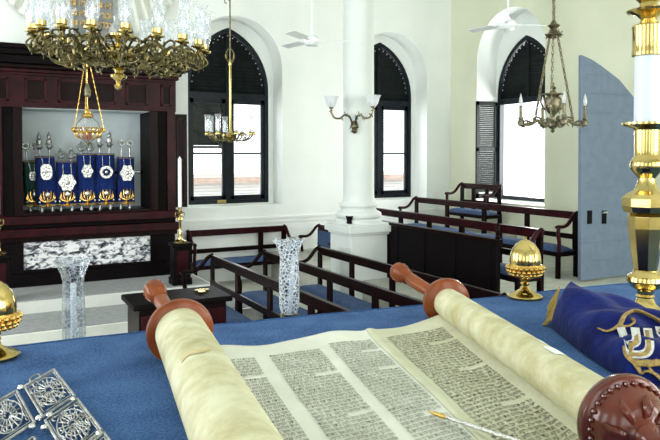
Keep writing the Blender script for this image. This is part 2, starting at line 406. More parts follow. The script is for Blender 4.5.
def inset_arch(c, d, z0=1.44):
    return pointed(c, .85 - d, z0 + d, 3.70, 1.20 - d * 1.25)
def window(name, c, face, left_state, right_state, mirror=1, casements=True):
    """face(u, z, d) with d counted from the window plane outwards"""
    w = thing(name, None, None, (0, 0, 0), kind='structure')
    outer, inner = inset_arch(c, 0), inset_arch(c, .075)
    mb = MB(); mb.holed(outer, [inner], lambda u, z: face(u, z, -.06)); mb.sweep(inner, lambda u, z: face(u, z, -.06), lambda u, z: face(u, z, .06))
    mb.sweep(outer, lambda u, z: face(u, z, -.06), lambda u, z: face(u, z, .06)); mb.holed(outer, [inner], lambda u, z: face(u, z, .06))
    mb.build('window_frame', 'frame', w, smooth=20)
    def bx(m, u0, u1, d0, d1, z0, z1):
        vs = [face(u, z, d) for u in (u0, u1) for d in (d0, d1) for z in (z0, z1)]
        m.add(vs, [(0, 1, 3, 2), (4, 6, 7, 5), (0, 4, 5, 1), (2, 3, 7, 6), (0, 2, 6, 4), (1, 5, 7, 3)])
    m = MB(); bx(m, c - .78, c + .78, -.05, .05, 3.50, 3.62); m.build('transom', 'frame', w, smooth=0)
    m = MB(); louvres(m, inner, face, 3.63, 4.86, .068, -99, c - .035, .078, .009, .0); louvres(m, inner, face, 3.63, 4.86, .068, c + .035, 99, .078, .009, .0)
    bx(m, c - .035, c + .035, -.03, .03, 3.6, 4.8)
    m.build('louvred_arch', 'shutter', w, smooth=0)
    m = MB(); arch = inset_arch(c, .12)[3:-1]
    for p in arch[::1]:
        if p[1] > 3.75: m.ball(face(p[0], p[1], -.035), .012, 6)
    m.build('stud', 'blind', w)
    m = MB(); m.holed(inner, [], lambda u, z: face(u, z, .05)); 
    m = MB(); bx(m, c - .78, c + .78, .0502, .0558, 3.62, 4.6)
    if casements:
        m = MB(); bx(m, c - .05, c + .05, -.05, .03, 1.5, 3.5); m.build('mullion', 'frame', w, smooth=0)
        for k, (u0, u1, state) in enumerate(((c - .775, c - .05, left_state), (c + .05, c + .775, right_state))):
            m = MB()
            for a, b in ((u0, u0 + .075), (u1 - .075, u1)): bx(m, a, b, -.035, .015, 1.515, 3.5)
            bx(m, u0, u1, -.035, .015, 1.515, 1.60); bx(m, u0, u1, -.035, .015, 3.41, 3.5); bx(m, u0, u1, -.03, .01, 2.415, 2.45)
            cs = m.build('casement', 'frame', w, smooth=0)
            m = MB(); bx(m, u0 + .075, u1 - .075, -.004, .0, 1.6, 3.41); m.build('pane', 'glass', cs, smooth=0)
            # outside blind slats
            m = MB(); z = 1.62
            while z < 3.4:
                if state == 'dark' and z > 2.55: break
                vs = [face(u, zz, dd) for u in (u0 + .06, u1 - .06) for (dd, zz) in ((.07, z + .006), (.10, z), (.10, z - .003), (.07, z + .003))]
                m.add(vs, [(0, 1, 2, 3), (7, 6, 5, 4), (0, 4, 5, 1), (1, 5, 6, 2), (2, 6, 7, 3), (3, 7, 4, 0)]); z += .062
            m.build('blind', 'blind', cs, smooth=0)
            if state == 'dark':
                m = MB(); louvres(m, [(u0, 2.4), (u1, 2.4), (u1, 3.5), (u0, 3.5)], face, 2.60, 3.46, .066, u0, u1, .075, .01, .06, .12)
                bx(m, u0 + .03, u0 + .08, .1, .16, 2.55, 3.5); bx(m, u1 - .08, u1 - .03, .1, .16, 2.55, 3.5); bx(m, u0 + .03, u1 - .03, .1, .16, 2.53, 2.58)
                m.build('shutter', 'shutter', cs, smooth=0)
    return w
fA = lambda u, z, d: (u, WY + ND + .08 + d, z)
fB = lambda u, z, d: (WX + NR + .08 + d, u, z)
wa = window('window_1', W1, fA, 'dark', 'light')
window('window_2', W2, fA, 'light', 'light')
wb = window('window_3', W3, fB, '', '', casements=False)
# window 3: leaves folded open against the reveals
def open_leaf(y, ydir):
    m = MB(); x0, x1 = WX - .02, WX + .57
    for z0, z1 in ((1.46, 1.56), (2.48, 2.56), (3.48, 3.56)): m.box(x0, x1, y, y + ydir * .04, z0, z1)
    for a, b in ((x0, x0 + .07), (x1 - .07, x1)): m.box(a, b, y, y + ydir * .04, 1.46, 3.56)
    z = 1.6
    while z < 3.46:
        m.add([(x, y + ydir * yy, zz) for x in (x0 + .06, x1 - .06) for (yy, zz) in ((.005, z), (.035, z + .036), (.035, z + .028), (.005, z - .008))],
              [(0, 1, 2, 3), (7, 6, 5, 4), (0, 4, 5, 1), (1, 5, 6, 2), (2, 6, 7, 3), (3, 7, 4, 0)]); z += .042
    m.build('shutter', 'shutter', wb, smooth=0)
open_leaf(W3 + .84, 1)
# brass plate on the first window's sill
p = atY(221.5, 202.5, WY + ND + .01)
tag(MB().box(-.09, .09, -.008, .008, -.035, .035).build('plaque', 'brass', None, .004, loc=(p.x, WY + ND - .002, 1.485)), 'small brass plaque fixed at the foot of the left arched window', 'plaque')

# outside
tag(MB().box(-12, 26, WY + .8, 30, -.3, -.1).box(WX + .8, 26, -8, WY + .8, -.3, -.1).build('ground', 'ground', smooth=0), kind='structure')
nb = thing('neighbour_building', 'low pale building with terracotta edge seen through the window blinds', 'building', (4, 17, -.1))
MB().box(-6, 9, 0, 3, 0, 1.75).build('wall', 'outside_wall', nb, smooth=0)
m = MB().box(-6.1, 9.1, -.15, 3, 1.75, 1.83); m.box(-6.1, 9.1, -.1, 3, 1.83, 1.9)
m.build('coping', 'terracotta', nb)
for i in range(6): MB().box(-5 + i * 2.3, -4.1 + i * 2.3, -.03, .02, .5, 1.4).build('shutter', 'outside_wall', nb)

# ------------------------------------------------------------------ column
PX0, PX1, PY0, PY1 = 5.0, 5.65, 8.55, 9.2
pc = ((PX0 + PX1) / 2, (PY0 + PY1) / 2)
c = thing('column', None, None, (pc[0], pc[1], 0), kind='structure')
m = MB().box(-.325, .325, -.325, .325, 0, 1.18).box(-.35, .35, -.35, .35, 0, .2); m.build('pedestal', 'column', c, .01)
m = MB().box(-.35, .35, -.35, .35, 1.18, 1.22).box(-.395, .395, -.395, .395, 1.22, 1.33).box(-.37, .37, -.37, .37, 1.33, 1.36); m.build('pedestal_cap', 'column', c, .008)
prof = [(.40, 1.26), (.40, 1.31), (.37, 1.33)]
prof += [(.345 + .05 * C_(t), 1.385 + .05 * S(t)) for t in [math.radians(a) for a in range(-80, 91, 20)]]
prof += [(.32, 1.45), (.30, 1.47), (.305, 1.50)] + [(.30 + .035 * C_(t), 1.535 + .035 * S(t)) for t in [math.radians(a) for a in range(-80, 91, 20)]] + [(.29, 1.58), (.275, 1.63), (.268, 1.70), (.25, 6.9), (.27, 6.92), (.33, 7.0), (.33, 7.15), (.4, 7.2), (.4, ZC)]
prof = [(r * .91, z + .09 if z < 7.1 else z) for r, z in prof]
MB().lathe(prof, (0, 0, 0), 48).build('shaft', 'column', c)
tag(MB().lathe([(.03, 0), (.05, .02), (.035, .04), (.055, .10), (.06, .12), (.05, .12), (.03, .06)], (PX0 + .03, PY0 + .10, 1.36), 14).build('cup', 'black'), 'small black cup on the left corner of the column pedestal', 'cup')

# ------------------------------------------------------------------ benches
def bench(name, label, group, L, loc, rz, top=1.0, wood='wood', red='wood_red', posts=4, arms=(1, 1), dp=.46, toprail=True, cush_back=False, mid=None):
    """length along +x, the sitter faces -y, origin at the back of the left end on the floor"""
    t = thing(name, label, 'bench', loc, rz, group)
    m = MB(); m.box(0, L, -.05, -.015, top - .105, top); m.box(-.01, L + .01, -.06, -.005, top - .012, top + .012)
    m.build('top_rail', red, t, .006)
    m = MB(); m.box(0, L, -.06, -.03, .58, .66); m.build('lower_rail', wood, t, .004)
    m = MB()
    for x in ([L * i / posts for i in range(posts + 1)] if mid is None else [0] + mid + [L]):
        w = .05
        x = min(max(x, w), L - w); m = MB(); m.box(x - w, x + w, -.055, -.02, .40, top - .08)
        m.build('back_post', wood, t, .004)
    m = MB().box(0, L, -dp, -.04, .34, .41); m.build('seat_frame', wood, t, .005)
    n = max(1, round(L / 1.9))
    for i in range(n):
        a, b = .04 + (L - .08) * i / n, .04 + (L - .08) * (i + 1) / n - .01
        m = MB().grid(lambda u, v: (a + (b - a) * u, -dp + .005 + (dp - .07) * v, .412 + .075 * (1 - abs(2 * u - 1)**14) * (1 - abs(2 * v - 1)**6)), 24, 10)
        m.box(a, b, -dp + .005, -.065, .405, .425)
        m.build('cushion', 'cushion', t, smooth=60)
    if cush_back:
        MB().box(.06, L - .06, -.085, -.03, .5, top - .1).build('back_cushion', 'cushion', t, .02)
    for x in (.04, L - .04):
        MB().box(x - .035, x + .035, -.06, -.0, 0, .42).build('leg', wood, t, .004)
        MB().box(x - .03, x + .03, -dp + .005, -dp + .065, 0, .40).build('leg', wood, t, .004)
    if L > 2.5:
        for x in (L * .5,): MB().box(x - .03, x + .03, -dp + .02, -dp + .08, 0, .36).build('leg', wood, t, .004)
    for k, x in enumerate((.03, L - .03)):
        if not arms[k]: continue
        top_p = [(-.02, top + .008), (-.10, top - .03), (-.17, top - .11), (-.24, top - .175), (-.33, top - .205), (-dp + .01, top - .20), (-dp - .02, top - .215)]
        P = spline([(x, a, b) for a, b in top_p], 5)
        m = MB().tube(P, .028, 8, flat=1.1)
        m.tube(spline([(x, -dp + .04, .38), (x, -dp + .045, .55), (x, -dp + .02, .68), (x, -dp + .03, top - .21)], 4), [.03] * 13, 8)
        m.build('armrest', red, t)
    return t
R90 = -PI / 2
ga = 'dark benches in rows in the middle of the hall'
bench('bench', 'leftmost of the three dark open-backed bench rows, its arm end nearest the newel post', ga, 4.1, (2.97, 8.86, .009), R90, posts=4, red='wood')
bench('bench', 'middle of the three dark open-backed bench rows, ending behind the cut-glass candle shade', ga, 4.0, (3.76, 8.86, .009), R90, posts=4, red='wood')
bench('bench', 'rightmost of the three dark open-backed bench rows, passing the column pedestal', ga, 4.0, (4.66, 8.88, .009), R90, posts=4, red='wood')
bench('bench', 'long dark bench against the white wall under the left arched window', None, 2.0, (3.47, 11.93, 0), 0, mid=[1.46])
bench('bench', 'short upholstered bench with blue back cushion half hidden behind the column pedestal', None, 1.3, (6.15, 11.75, 0), R90, posts=2, cush_back=True)
bench('bench', 'long back row bench of the raised seats with curved arm by the blue door', 'benches on the raised floor at right', 4.3, (8.34, 11.5, RP), R90, posts=4)
bench('bench', 'front row bench of the raised seats behind the black panelled screen', 'benches on the raised floor at right', 3.85, (6.27, 9.8, RP), R90, posts=5, arms=(0, 1), dp=.44, top=.965)
bench('bench', 'small mahogany bench with two curved arms in front of the open shuttered window', 'benches on the raised floor at right', 1.25, (9.45, 11.35, RP + .28), R90, posts=3)
tag(MB().box(8.75, WX, 9.9, WY, RP, RP + .28).build('floor_dais', 'floor', smooth=0), kind='structure')
# pew front screen
s = thing('pew_screen', 'black panelled pew screen in front of the raised seats beside the column', 'screen', (5.67, 6.15, 0))
MB().box(0, .06, 0, 3.3, 0, 1.32).build('panel', 'wood_black', s, .004)
MB().box(-.025, .085, -.02, 3.3, 1.32, 1.365).build('cap_rail', 'wood', s, .01)
for i in range(5):
    MB().box(-.012, .005, .1 + i * .68, .14 + i * .68, .05, 1.32).build('stile', 'wood_black', s, .003)
MB().lathe([(.03, 0), (.034, .02), (.02, .05), (.035, .09), (.03, .14), (.012, .17), (.018, .19), (.002, .21)], (.03, .02, 1.365), 12).build('finial', 'wood', s)

# ------------------------------------------------------------------ ark
AY = 11.2
a = thing('ark_cabinet', 'tall dark mahogany ark cabinet with open front holding the dressed scrolls', 'cabinet', (1.68, AY, .355))
b0 = -.355
def AB(x0, x1, y0, y1, z0, z1, mb=None): return (mb or MB()).box(x0, x1, y0, y1, z0 + b0, z1 + b0)
m = AB(-1.42, 1.42, -.04, .78, .356, .56); AB(-1.4, 1.4, 0, .78, .56, .62, m); m.build('plinth', 'wood_black', a, .01)
m = AB(-.97, .97, .03, .78, .62, 1.05); m.build('marble_panel', 'marble', a, 0)
for q in ((-1.39, -.97), (.97, 1.39)): AB(*q, 0, .78, .62, 1.1).build('lower_pilaster', 'wood_black', a, .01)
m = AB(-1.42, 1.42, -.03, .78, 1.05, 1.13); m.build('moulding', 'wood', a, .008)
m = AB(-1.44, 1.44, -.06, .78, 1.13, 1.26); m.build('moulding', 'wood_red', a, .01)
m = AB(-1.40, 1.40, -.0, .78, 1.26, 1.33); m.build('moulding', 'wood_black', a, .01)
m = AB(-1.46, 1.46, -.09, .78, 1.33, 1.46); m.build('moulding', 'wood_red', a, .012)
m = AB(-1.0, 1.0, -.04, .78, 1.46, 1.50); m.build('shelf', 'wood', a, .005)
m = AB(-1.0, 1.0, .72, .78, 1.5, 3.13); AB(-1.0, -.975, .04, .78, 1.5, 3.13, m); AB(.975, 1.0, .04, .78, 1.5, 3.13, m); AB(-1., 1., .04, .78, 3.12, 3.15, m)
m.build('lining', 'ark_in', a, 0, smooth=0)
for sx in (-1, 1):
    x = [sx * .97, sx * 1.10, sx * 1.25, sx * 1.39]
    f = lambda i, j: (min(x[i], x[j]), max(x[i], x[j]))
    AB(*f(0, 3), .0, .78, 1.46, 3.14).build('jamb', 'wood_black', a, .006)
    AB(*f(0, 1), -.04, .0, 1.46, 3.14).build('pilaster', 'wood', a, .006)
    AB(*f(2, 3), -.05, .0, 1.46, 3.14).build('pilaster', 'wood_red', a, .006)
    # the door leaf folded back beside the opening
    d0, d1 = sorted((sx * 1.41, sx * 1.62))
    m = MB().box(d0, d1, .05, .09, 1.5 + b0, 3.1 + b0)
    dl = m.build('door', 'wood', a, .004)
    m = MB()
    for z0, z1 in ((1.56, 2.2), (2.3, 3.04)):
        for q in ((d0 + .03, d0 + .05, z0, z1), (d1 - .05, d1 - .03, z0, z1), (d0 + .03, d1 - .03, z0, z0 + .02), (d0 + .03, d1 - .03, z1 - .02, z1)):
            m.box(q[0], q[1], .035, .05, q[2] + b0, q[3] + b0)
    m.build('door_panel_moulding', 'wood_red', dl, 0)
m = AB(-1.41, 1.41, -.02, .78, 3.13, 3.80); m.build('frieze', 'wood_red', a, .006)
m = AB(-1.39, 1.39, -.05, -.02, 3.13, 3.17); AB(-1.39, 1.39, -.05, -.02, 3.62, 3.66, m); m.build('frieze_bead', 'wood_red', a, .005)
for x0, x1 in ((-1.33, -1.15), (-.93, -.62), (-.46, .42), (.58, .93), (1.15, 1.33)):
    m = MB()
    for q in ((x0, x0 + .035, 3.22, 3.58), (x1 - .035, x1, 3.22, 3.58), (x0, x1, 3.22, 3.255), (x0, x1, 3.545, 3.58)):
        AB(q[0], q[1], -.055, -.02, q[2], q[3], m)
    p_ = m.build('frieze_panel', 'wood_red', a, .004)
    AB(x0 + .035, x1 - .035, -.025, -.018, 3.255, 3.545).build('panel_field', 'wood', p_, 0)
for k, (o_, z0, z1, mm) in enumerate(((.06, 3.66, 3.72, 'wood_red'), (.12, 3.72, 3.78, 'wood'), (.24, 3.78, 3.9, 'wood_black'), (.32, 3.9, 3.98, 'wood_black'), (.36, 3.98, 4.05, 'wood_black'))):
    AB(-1.41 - o_ * .6, 1.41 + o_ * .6, -o_ - .02, .78, z0, z1).build('cornice', mm, a, .012)
# rail holding the scrolls upright
m = MB().tube([(-.975, .52, 2.10 + b0), (.975, .52, 2.10 + b0)], .022, 8); rl = m.build('rail', 'black', a)
MB().tube([(.78, .52, 2.10 + b0), (.92, .52, 2.10 + b0)], .03, 10).build('collar', 'silver_bright', rl)

# dressed scrolls in the ark
def scroll(xa, w, h, z, label, shield, finial, tilt=0, mt='velvet_ark', y=11.52):
    w *= .93
    t = thing('torah_scroll', label, 'torah scroll', (xa, y, z), 0, 'dressed scrolls in the ark')
    t.rotation_euler = (0, tilt, 0)
    def fn(u, v):
        an = 2 * PI * u; k = 1.0 + .14 * (1 - v)
        cx, sy = C_(an), S(an)
        e = .55
        X = w / 2 * k * math.copysign(abs(cx)**e, cx) * (1 + .03 * S(9 * an) * (1 - v)); Y = .11 * k * math.copysign(abs(sy)**e, sy) * (1 + .10 * S(11 * an + 1) * (1 - v))
        return (X, Y, .09 + h * v)
    m = MB().grid(fn, 64, 12); m.prism([(w / 2 * C_(q * PI / 8), .11 * S(q * PI / 8)) for q in range(16)], .085 + h, .095 + h, (0, 1))
    m.prism([(w / 2 * 1.0 * math.copysign(abs(C_(q * PI / 12))**.55, C_(q * PI / 12)), .11 * math.copysign(abs(S(q * PI / 12))**.55, S(q * PI / 12))) for q in range(24)], .08 + h, .095 + h, (0, 1))
    mn = m.build('mantle', mt, t, smooth=50)
    m = MB()
    for v, r in ((.985, .006), (.02, .008)):
        m.tube([fn(u / 48, v) for u in range(49)], r, 5, cap=False)
    m.build('gold_trim', 'thread', mn)
    for sx in (-1, 1):
        MB().lathe([(.016, -.005), (.028, .0), (.028, .03), (.02, .05), (.022, .10)], (sx * w * .28, -.03, .0), 12).build('roller_foot', 'pewter', t)
    # shield
    fy = -.135; zc = .09 + h * .66
    m = MB()
    sw, sh = shield[1], shield[2]
    n = 28
    def outline(q):
        an = 2 * PI * q / n
        if shield[0] == 'round': return (sw * C_(an), sh * S(an))
        if shield[0] == 'scallop': k = 1 + .10 * C_(6 * an); return (sw * k * C_(an), sh * k * S(an))
        return (sw * math.copysign(abs(C_(an))**.6, C_(an)), sh * math.copysign(abs(S(an))**.6, S(an)) * (1.0 if S(an) > 0 else 1.0))
    zc += shield[3]
    m.prism([(outline(q)[0], outline(q)[1] + zc) for q in range(n)], fy - .012, fy, (0, 2))
    for q in range(n): m.ball((outline(q)[0] * .95, fy - .014, outline(q)[1] * .95 + zc), .008, 6)
    m.ball((0, fy - .012, zc), min(sw, sh) * .35, 10)
    for q in range(8): m.ball((sw * .6 * C_(q * PI / 4), fy - .014, zc + sh * .6 * S(q * PI / 4)), .016, 8)
    m.tube([(-sw * .5, fy - .004, zc + sh * .9), (-w * .2, -.10, .09 + h), (-w * .28, -.02, h + .11)], .003, 4); m.tube([(sw * .5, fy - .004, zc + sh * .9), (w * .2, -.10, .09 + h), (w * .28, -.02, h + .11)], .003, 4)
    if shield[0] == 'round' and shield[4:]:
        sb = m.build('breastplate', 'silver_bright', t)
        MB().torus((0, 0, 0), .045, .012, 24, 6, Matrix.Translation((0, fy - .03, zc)) @ Matrix.Rotation(PI / 2, 4, 'X')).build('ring', 'velvet_ark', sb)
    else:
        m.build('breastplate', 'silver_bright', t)
    # gold embroidery: vase with leaves and silver flowers
    zb = .14; f2 = -.138; m = MB()
    for q in range(7):
        an = PI * (q / 6); e_ = 1.35
        m.tube(bez((0, f2, zb + .01), (.07 * e_ * C_(an), f2, zb + .02), (.10 * e_ * C_(an), f2, zb + .08 + .07 * S(an)), (.075 * e_ * C_(an), f2, zb + .10 + .09 * S(an)), 6), [.005, .006, .008, .009, .009, .007, .005], 5)
        m.ball((.08 * e_ * C_(an), f2, zb + .10 + .09 * S(an)), .013, 6)
    m.lathe([(.06, 0), (.02, .015), (.035, .04), (.012, .06), (.03, .075)], (0, f2, zb - .06), 10)
    m.tube([(-.12, f2, zb - .045), (-.06, f2, zb - .06), (0, f2, zb - .05), (.06, f2, zb - .06), (.12, f2, zb - .045)], .009, 5)
    eb = m.build('embroidery', 'gold', mn)
    MB().ball((0, f2 - .006, zb + .13), .05, 10).build('silver_flower', 'silver_bright', eb)
    for sx in (-1, 1): MB().ball((sx * .115, f2 - .002, zb + .015), .021, 8).build('silver_flower', 'silver_bright', eb)
    # finials
    for sx in (-1, 1):
        m = MB(); bx = sx * w * .26; z0 = h + .095
        if finial == 'tower':
            m.lathe([(.016, -.02), (.016, .10), (.03, .11), (.045, .14), (.03, .18), (.045, .19), (.045, .25), (.02, .27), (.035, .29), (.03, .33), (.008, .36), (.012, .38), (.002, .40)], (bx, 0, z0), 10)
            for q in range(6): m.ball((bx + .05 * C_(q), .05 * S(q), z0 + .15 + .04 * (q % 2)), .014, 6)
        elif finial == 'crown':
            m.lathe([(.016, -.02), (.016, .03), (.05, .05), (.055, .08), (.02, .09)], (bx, 0, z0), 12)
            for q in range(7):
                an = q * 2 * PI / 7; m.tube(bez((bx + .05 * C_(an), .05 * S(an), z0 + .06), (bx + .09 * C_(an), .09 * S(an), z0 + .12), (bx + .04 * C_(an), .04 * S(an), z0 + .17), (bx + .005, 0, z0 + .17), 5), .009, 5)
                m.ball((bx + .07 * C_(an), .07 * S(an), z0 + .11), .015, 6)
            m.ball((bx, 0, z0 + .185), .024, 8)
        else:
            m.lathe([(.013, -.02), (.013, .16), (.022, .17), (.012, .19)], (bx, 0, z0), 10)
            m.torus((0, 0, 0), .045, .012, 18, 6, Matrix.Translation((bx, 0, z0 + .24)) @ Matrix.Rotation(PI / 2, 4, 'X')); m.ball((bx, 0, z0 + .24), .02, 8); m.tube([(bx - .045, 0, z0 + .24), (bx + .045, 0, z0 + .24)], .006, 5); m.tube([(bx, 0, z0 + .18), (bx, 0, z0 + .29)], .006, 5)
        m.build('finial', 'pewter' if finial != 'ring' else 'silver', t)
    return t
def arkx(px): return atY(px, 180, 11.42).x
scroll(arkx(47.5), .30, .79, 1.5, 'leftmost of the five blue dressed scrolls, with tall tower finials and oval shield', ('oval', .085, .125, .02), 'tower', -.03)
scroll(arkx(67), .32, .71, 1.5, 'second blue dressed scroll from the left with crown finials and large low silver shield', ('scallop', .125, .135, -.10), 'crown')
scroll(arkx(87), .29, .83, 1.5, 'middle blue dressed scroll directly behind the hanging lamp', ('scallop', .085, .11, .0), 'crown')
scroll(arkx(106), .32, .83, 1.5, 'blue dressed scroll with a round silver medallion, fourth from the left', ('round', .105, .105, -.02, 1), 'tower')
scroll(arkx(126), .28, .77, 1.5, 'rightmost blue dressed scroll in the ark with ring-topped finials', ('scallop', .11, .135, .0), 'ring', .02)
t_ = scroll(arkx(36), .26, .72, 1.5, 'dark green mantled scroll leaning at the far left behind the blue ones', ('oval', .05, .07, .0), 'ring', -.06, 'velvet_dark', 11.70)

# tablets above the ark
def text_mesh(body, size, T, ext=.004, width=None, bold=0):
    cu = D.curves.new('lettering', 'FONT'); cu.body = body; cu.size = size; cu.extrude = ext; cu.align_x = 'CENTER'; cu.resolution_u = 2; cu.offset = bold
    o = D.objects.new('lettering', cu); COL.objects.link(o)
    bpy.context.view_layer.update()
    me = o.to_mesh(); vs = [v.co.copy() for v in me.vertices]; fs = [tuple(p.vertices) for p in me.polygons]
    if vs:
        x0 = min(v.x for v in vs); x1 = max(v.x for v in vs)
        k = width / (x1 - x0) if width and x1 > x0 else 1
        vs = [Vector(((v.x - (x0 + x1) / 2) * k, v.y, v.z)) for v in vs]
    o.to_mesh_clear(); D.objects.remove(o); D.curves.remove(cu)
    return [T(v) for v in vs], fs
tb = thing('law_tablets', 'pair of grey stone tablets with gilt Hebrew letters high above the ark', 'tablets', (1.80, WY - .052, 4.42))
for sx, rows in ((-1, ['לא תרצח', 'לא תנאף', 'לא תגנב', 'לא תענה', 'לא תחמד']), (1, ['אנכי', 'לא יהיה', 'לא תשא', 'זכור את', 'כבד את'])):
    cx = sx * .215
    poly = [(cx - .2, 0), (cx + .2, 0), (cx + .2, .85)] + [(cx + .2 * C_(PI * i / 14), .85 + .2 * S(PI * i / 14)) for i in range(1, 14)] + [(cx - .2, .85)]
    tt = MB().prism(poly, -.03, .05, (0, 2)).build('tablet', 'tablet', tb, .008)
    m = MB()
    for i, r in enumerate(rows):
        vs, fs = text_mesh(r[::-1], .155, lambda v: Vector((cx + v.x, -.034 - v.z, .82 - i * .165 + v.y)), .006, .33 if len(r) > 4 else .22)
        m.add(vs, fs)
    m.build('gilt_lettering', 'gold', tt, smooth=0)
MB().box(-.47, .47, -.06, .05, -.06, 0).build('base', 'tablet', tb, .01)
# canopy cloth hung over the tablets
def drape(sx, label):
    t = thing('canopy_drape', label, 'drapery', (1.8, WY - .06, 4.35), 0, 'white canopy drapes above the ark')
    def fn(u, v):
        # u across folds, v from the gathered top down
        ang = math.radians(2 + 44 * u)
        L = 2.3 - .75 * u
        r = .15 + L * v
        x = sx * (.42 + r * S(ang)); z = 2.45 - r * C_(ang)
        f = .05 * S(u * 9 * 2 * PI) * (.3 + v)
        return (x, -.06 + f - .10 * S(PI * v) * u, max(z, .02))
    MB().grid(fn, 90, 24).build('folds', 'drape', t, smooth=80, solid=.006)
    MB().torus((0, 0, 0), .10, .03, 20, 8, Matrix.Translation((sx * .42, -.06, 2.30)) @ Matrix.Rotation(.2, 4, 'Y')).build('tie', 'drape', t)
drape(1, 'white gathered drape hanging right of the stone tablets above the ark')
drape(-1, 'white gathered drape hanging left of the stone tablets above the ark')

# ------------------------------------------------------------------ newel posts with altar candles
def newel(x, y, z0, label1, label2):
    t = thing('newel_post', label1, 'post', (x, y, z0), 0, 'black posts at the ark steps')
    h = 1.02 - z0
    MB().box(-.13, .13, -.13, .13, 0, h - .06).build('shaft', 'wood_black', t, .01)
    MB().box(-.155, .155, -.155, .155, h - .06, h).build('cap', 'wood_black', t, .012)
    MB().box(-.15, .15, -.15, .15, 0, .12).build('base', 'wood_black', t, .01)
    for sx in (-1, 1): MB().box(-.09, .09, sx * .13 - .01, sx * .13 + .01, .18, h - .12).build('panel', 'wood_red', t, .005)
    c = thing('altar_candlestick', label2, 'candlestick', (x, y, 1.02), 0, 'brass altar candlesticks with tall candles')
    MB().lathe([(.10, 0), (.10, .02), (.04, .05), (.025, .10), (.035, .14), (.02, .18), (.02, .33), (.04, .36), (.03, .40), (.018, .43), (.05, .47), (.06, .49), (.03, .50), (.03, .56)], n=20).build('stem', 'brass', c)
    MB().lathe([(.028, .56), (.028, 1.32), (.012, 1.34), (.003, 1.36)], n=16).build('candle', 'candle', c)
    for q in range(4): MB().tube(bez((.02, 0, .40), (.07, 0, .38), (.09, 0, .44), (.06, 0, .48), 6), .006, 6, Matrix.Rotation(q * PI / 2, 4, 'Z')).build('scroll_arm', 'brass', c)
newel(2.90, 10.3, .355, 'black newel post right of the ark at the wall bench', 'brass candlestick with tall white candle on the post right of the ark')
newel(.33, 10.3, .355, 'black newel post left of the ark at the picture edge', 'brass candlestick with tall white candle on the post left of the ark')

# low cabinet below the reader's platform
t = thing('low_cabinet', 'low dark wooden cabinet with brass key plate behind the left roller of the open scroll', 'cabinet', (1.93, 7.0, 0))
MB().box(-.46, .46, -.28, .28, .06, .84).build('body', 'wood', t, .01)
MB().box(-.52, .52, -.32, .32, .84, .90).build('top', 'wood_black', t, .015)
MB().box(-.46, .46, -.26, .26, 0, .06).build('plinth', 'wood_black', t)
for sx in (-1, 1):
    d = MB().box(min(sx * .02, sx * .44), max(sx * .02, sx * .44), -.30, -.28, .12, .78).build('door', 'wood_red', t, .006)
    MB().ball((sx * .06, -.31, .5), .015, 8).build('knob', 'brass', d)
tag(MB().torus((2.2, 6.98, .912), .03, .012, 16, 6).tube([(2.14, 7.05, .912), (2.22, 7.08, .914), (2.3, 7.04, .912)], .012, 6).build('brass_key_ring', 'brass'), 'small brass ring and key lying on the low cabinet top', 'key ring')

# ------------------------------------------------------------------ hanging things
def chain(m, p0, p1, r=.01, pitch=.05, link=.018):
    p0, p1 = Vector(p0), Vector(p1); d = (p1 - p0); n = max(2, int(d.length / pitch)); q = d.to_track_quat('Z', 'Y').to_matrix().to_4x4()
    for i in range(n):
        T = Matrix.Translation(p0 + d * (i + .5) / n) @ q @ Matrix.Rotation(PI / 2 * (i % 2), 4, 'Z') @ Matrix.Rotation(PI / 2, 4, 'X') @ Matrix.Diagonal((.65, 1.45, 1, 1))
        m.torus((0, 0, 0), link, r * .5, 10, 5, T)
def hurricane_profile(h, r):  # (radius, z)
    return [(r * .5, 0), (r * .62, h * .04), (r * .86, h * .14), (r * .96, h * .26), (r * .92, h * .42), (r * .80, h * .60), (r * .78, h * .72), (r * .88, h * .86), (r * 1.12, h * .97), (r * 1.2, h)]

# great chandelier
cz = 3.11
cx0 = at(121, 60, 3.05)
d = dirn(121, 70); tq = 4.25 / (d.x * SY + d.y * CY)
gx, gy = d.x * tq, d.y * tq
gc = thing('great_chandelier', 'large ornate brass chandelier with many glass candle shades hanging before the ark', 'chandelier', (gx, gy, cz))
view_ax = Vector((SY, CY, 0))
gc.rotation_mode = 'QUATERNION'
gc.rotation_quaternion = Matrix.Rotation(math.radians(4.0), 4, view_ax).to_quaternion(); gc.scale = (.87,) * 3
MB().lathe([(.003, -.34), (.02, -.33), (.028, -.31), (.015, -.29), (.02, -.275), (.055, -.25), (.06, -.235), (.03, -.215), (.035, -.20), (.05, -.19), (.028, -.17), (.02, -.14), (.05, -.12), (.115, -.09), (.125, -.06), (.11, -.04), (.06, -.02), (.035, .0), (.05, .03), (.11, .045), (.11, .06), (.04, .07), (.03, .09)], n=28).build('body', 'brass', gc)
MB().lathe([(.095, .055), (.085, .10), (.05, .17), (.028, .27), (.02, .40), (.03, .42), (.02, .45), (.016, 2.0)], n=24).build('bell', 'pewter', gc)
m = MB(); chain(m, (0, 0, 2.0), (0, 0, ZC - cz - .05), .02, .1, .035); m.build('chain', 'bronze', gc)
m = MB().lathe([(.25, ZC - cz - .04), (.22, ZC - cz - .08), (.03, ZC - cz - .12)], n=20); m.build('ceiling_rose', 'brass_old', gc)
view_az = math.atan2(-CY, -SY)      # direction from chandelier to the viewer
NA = 18
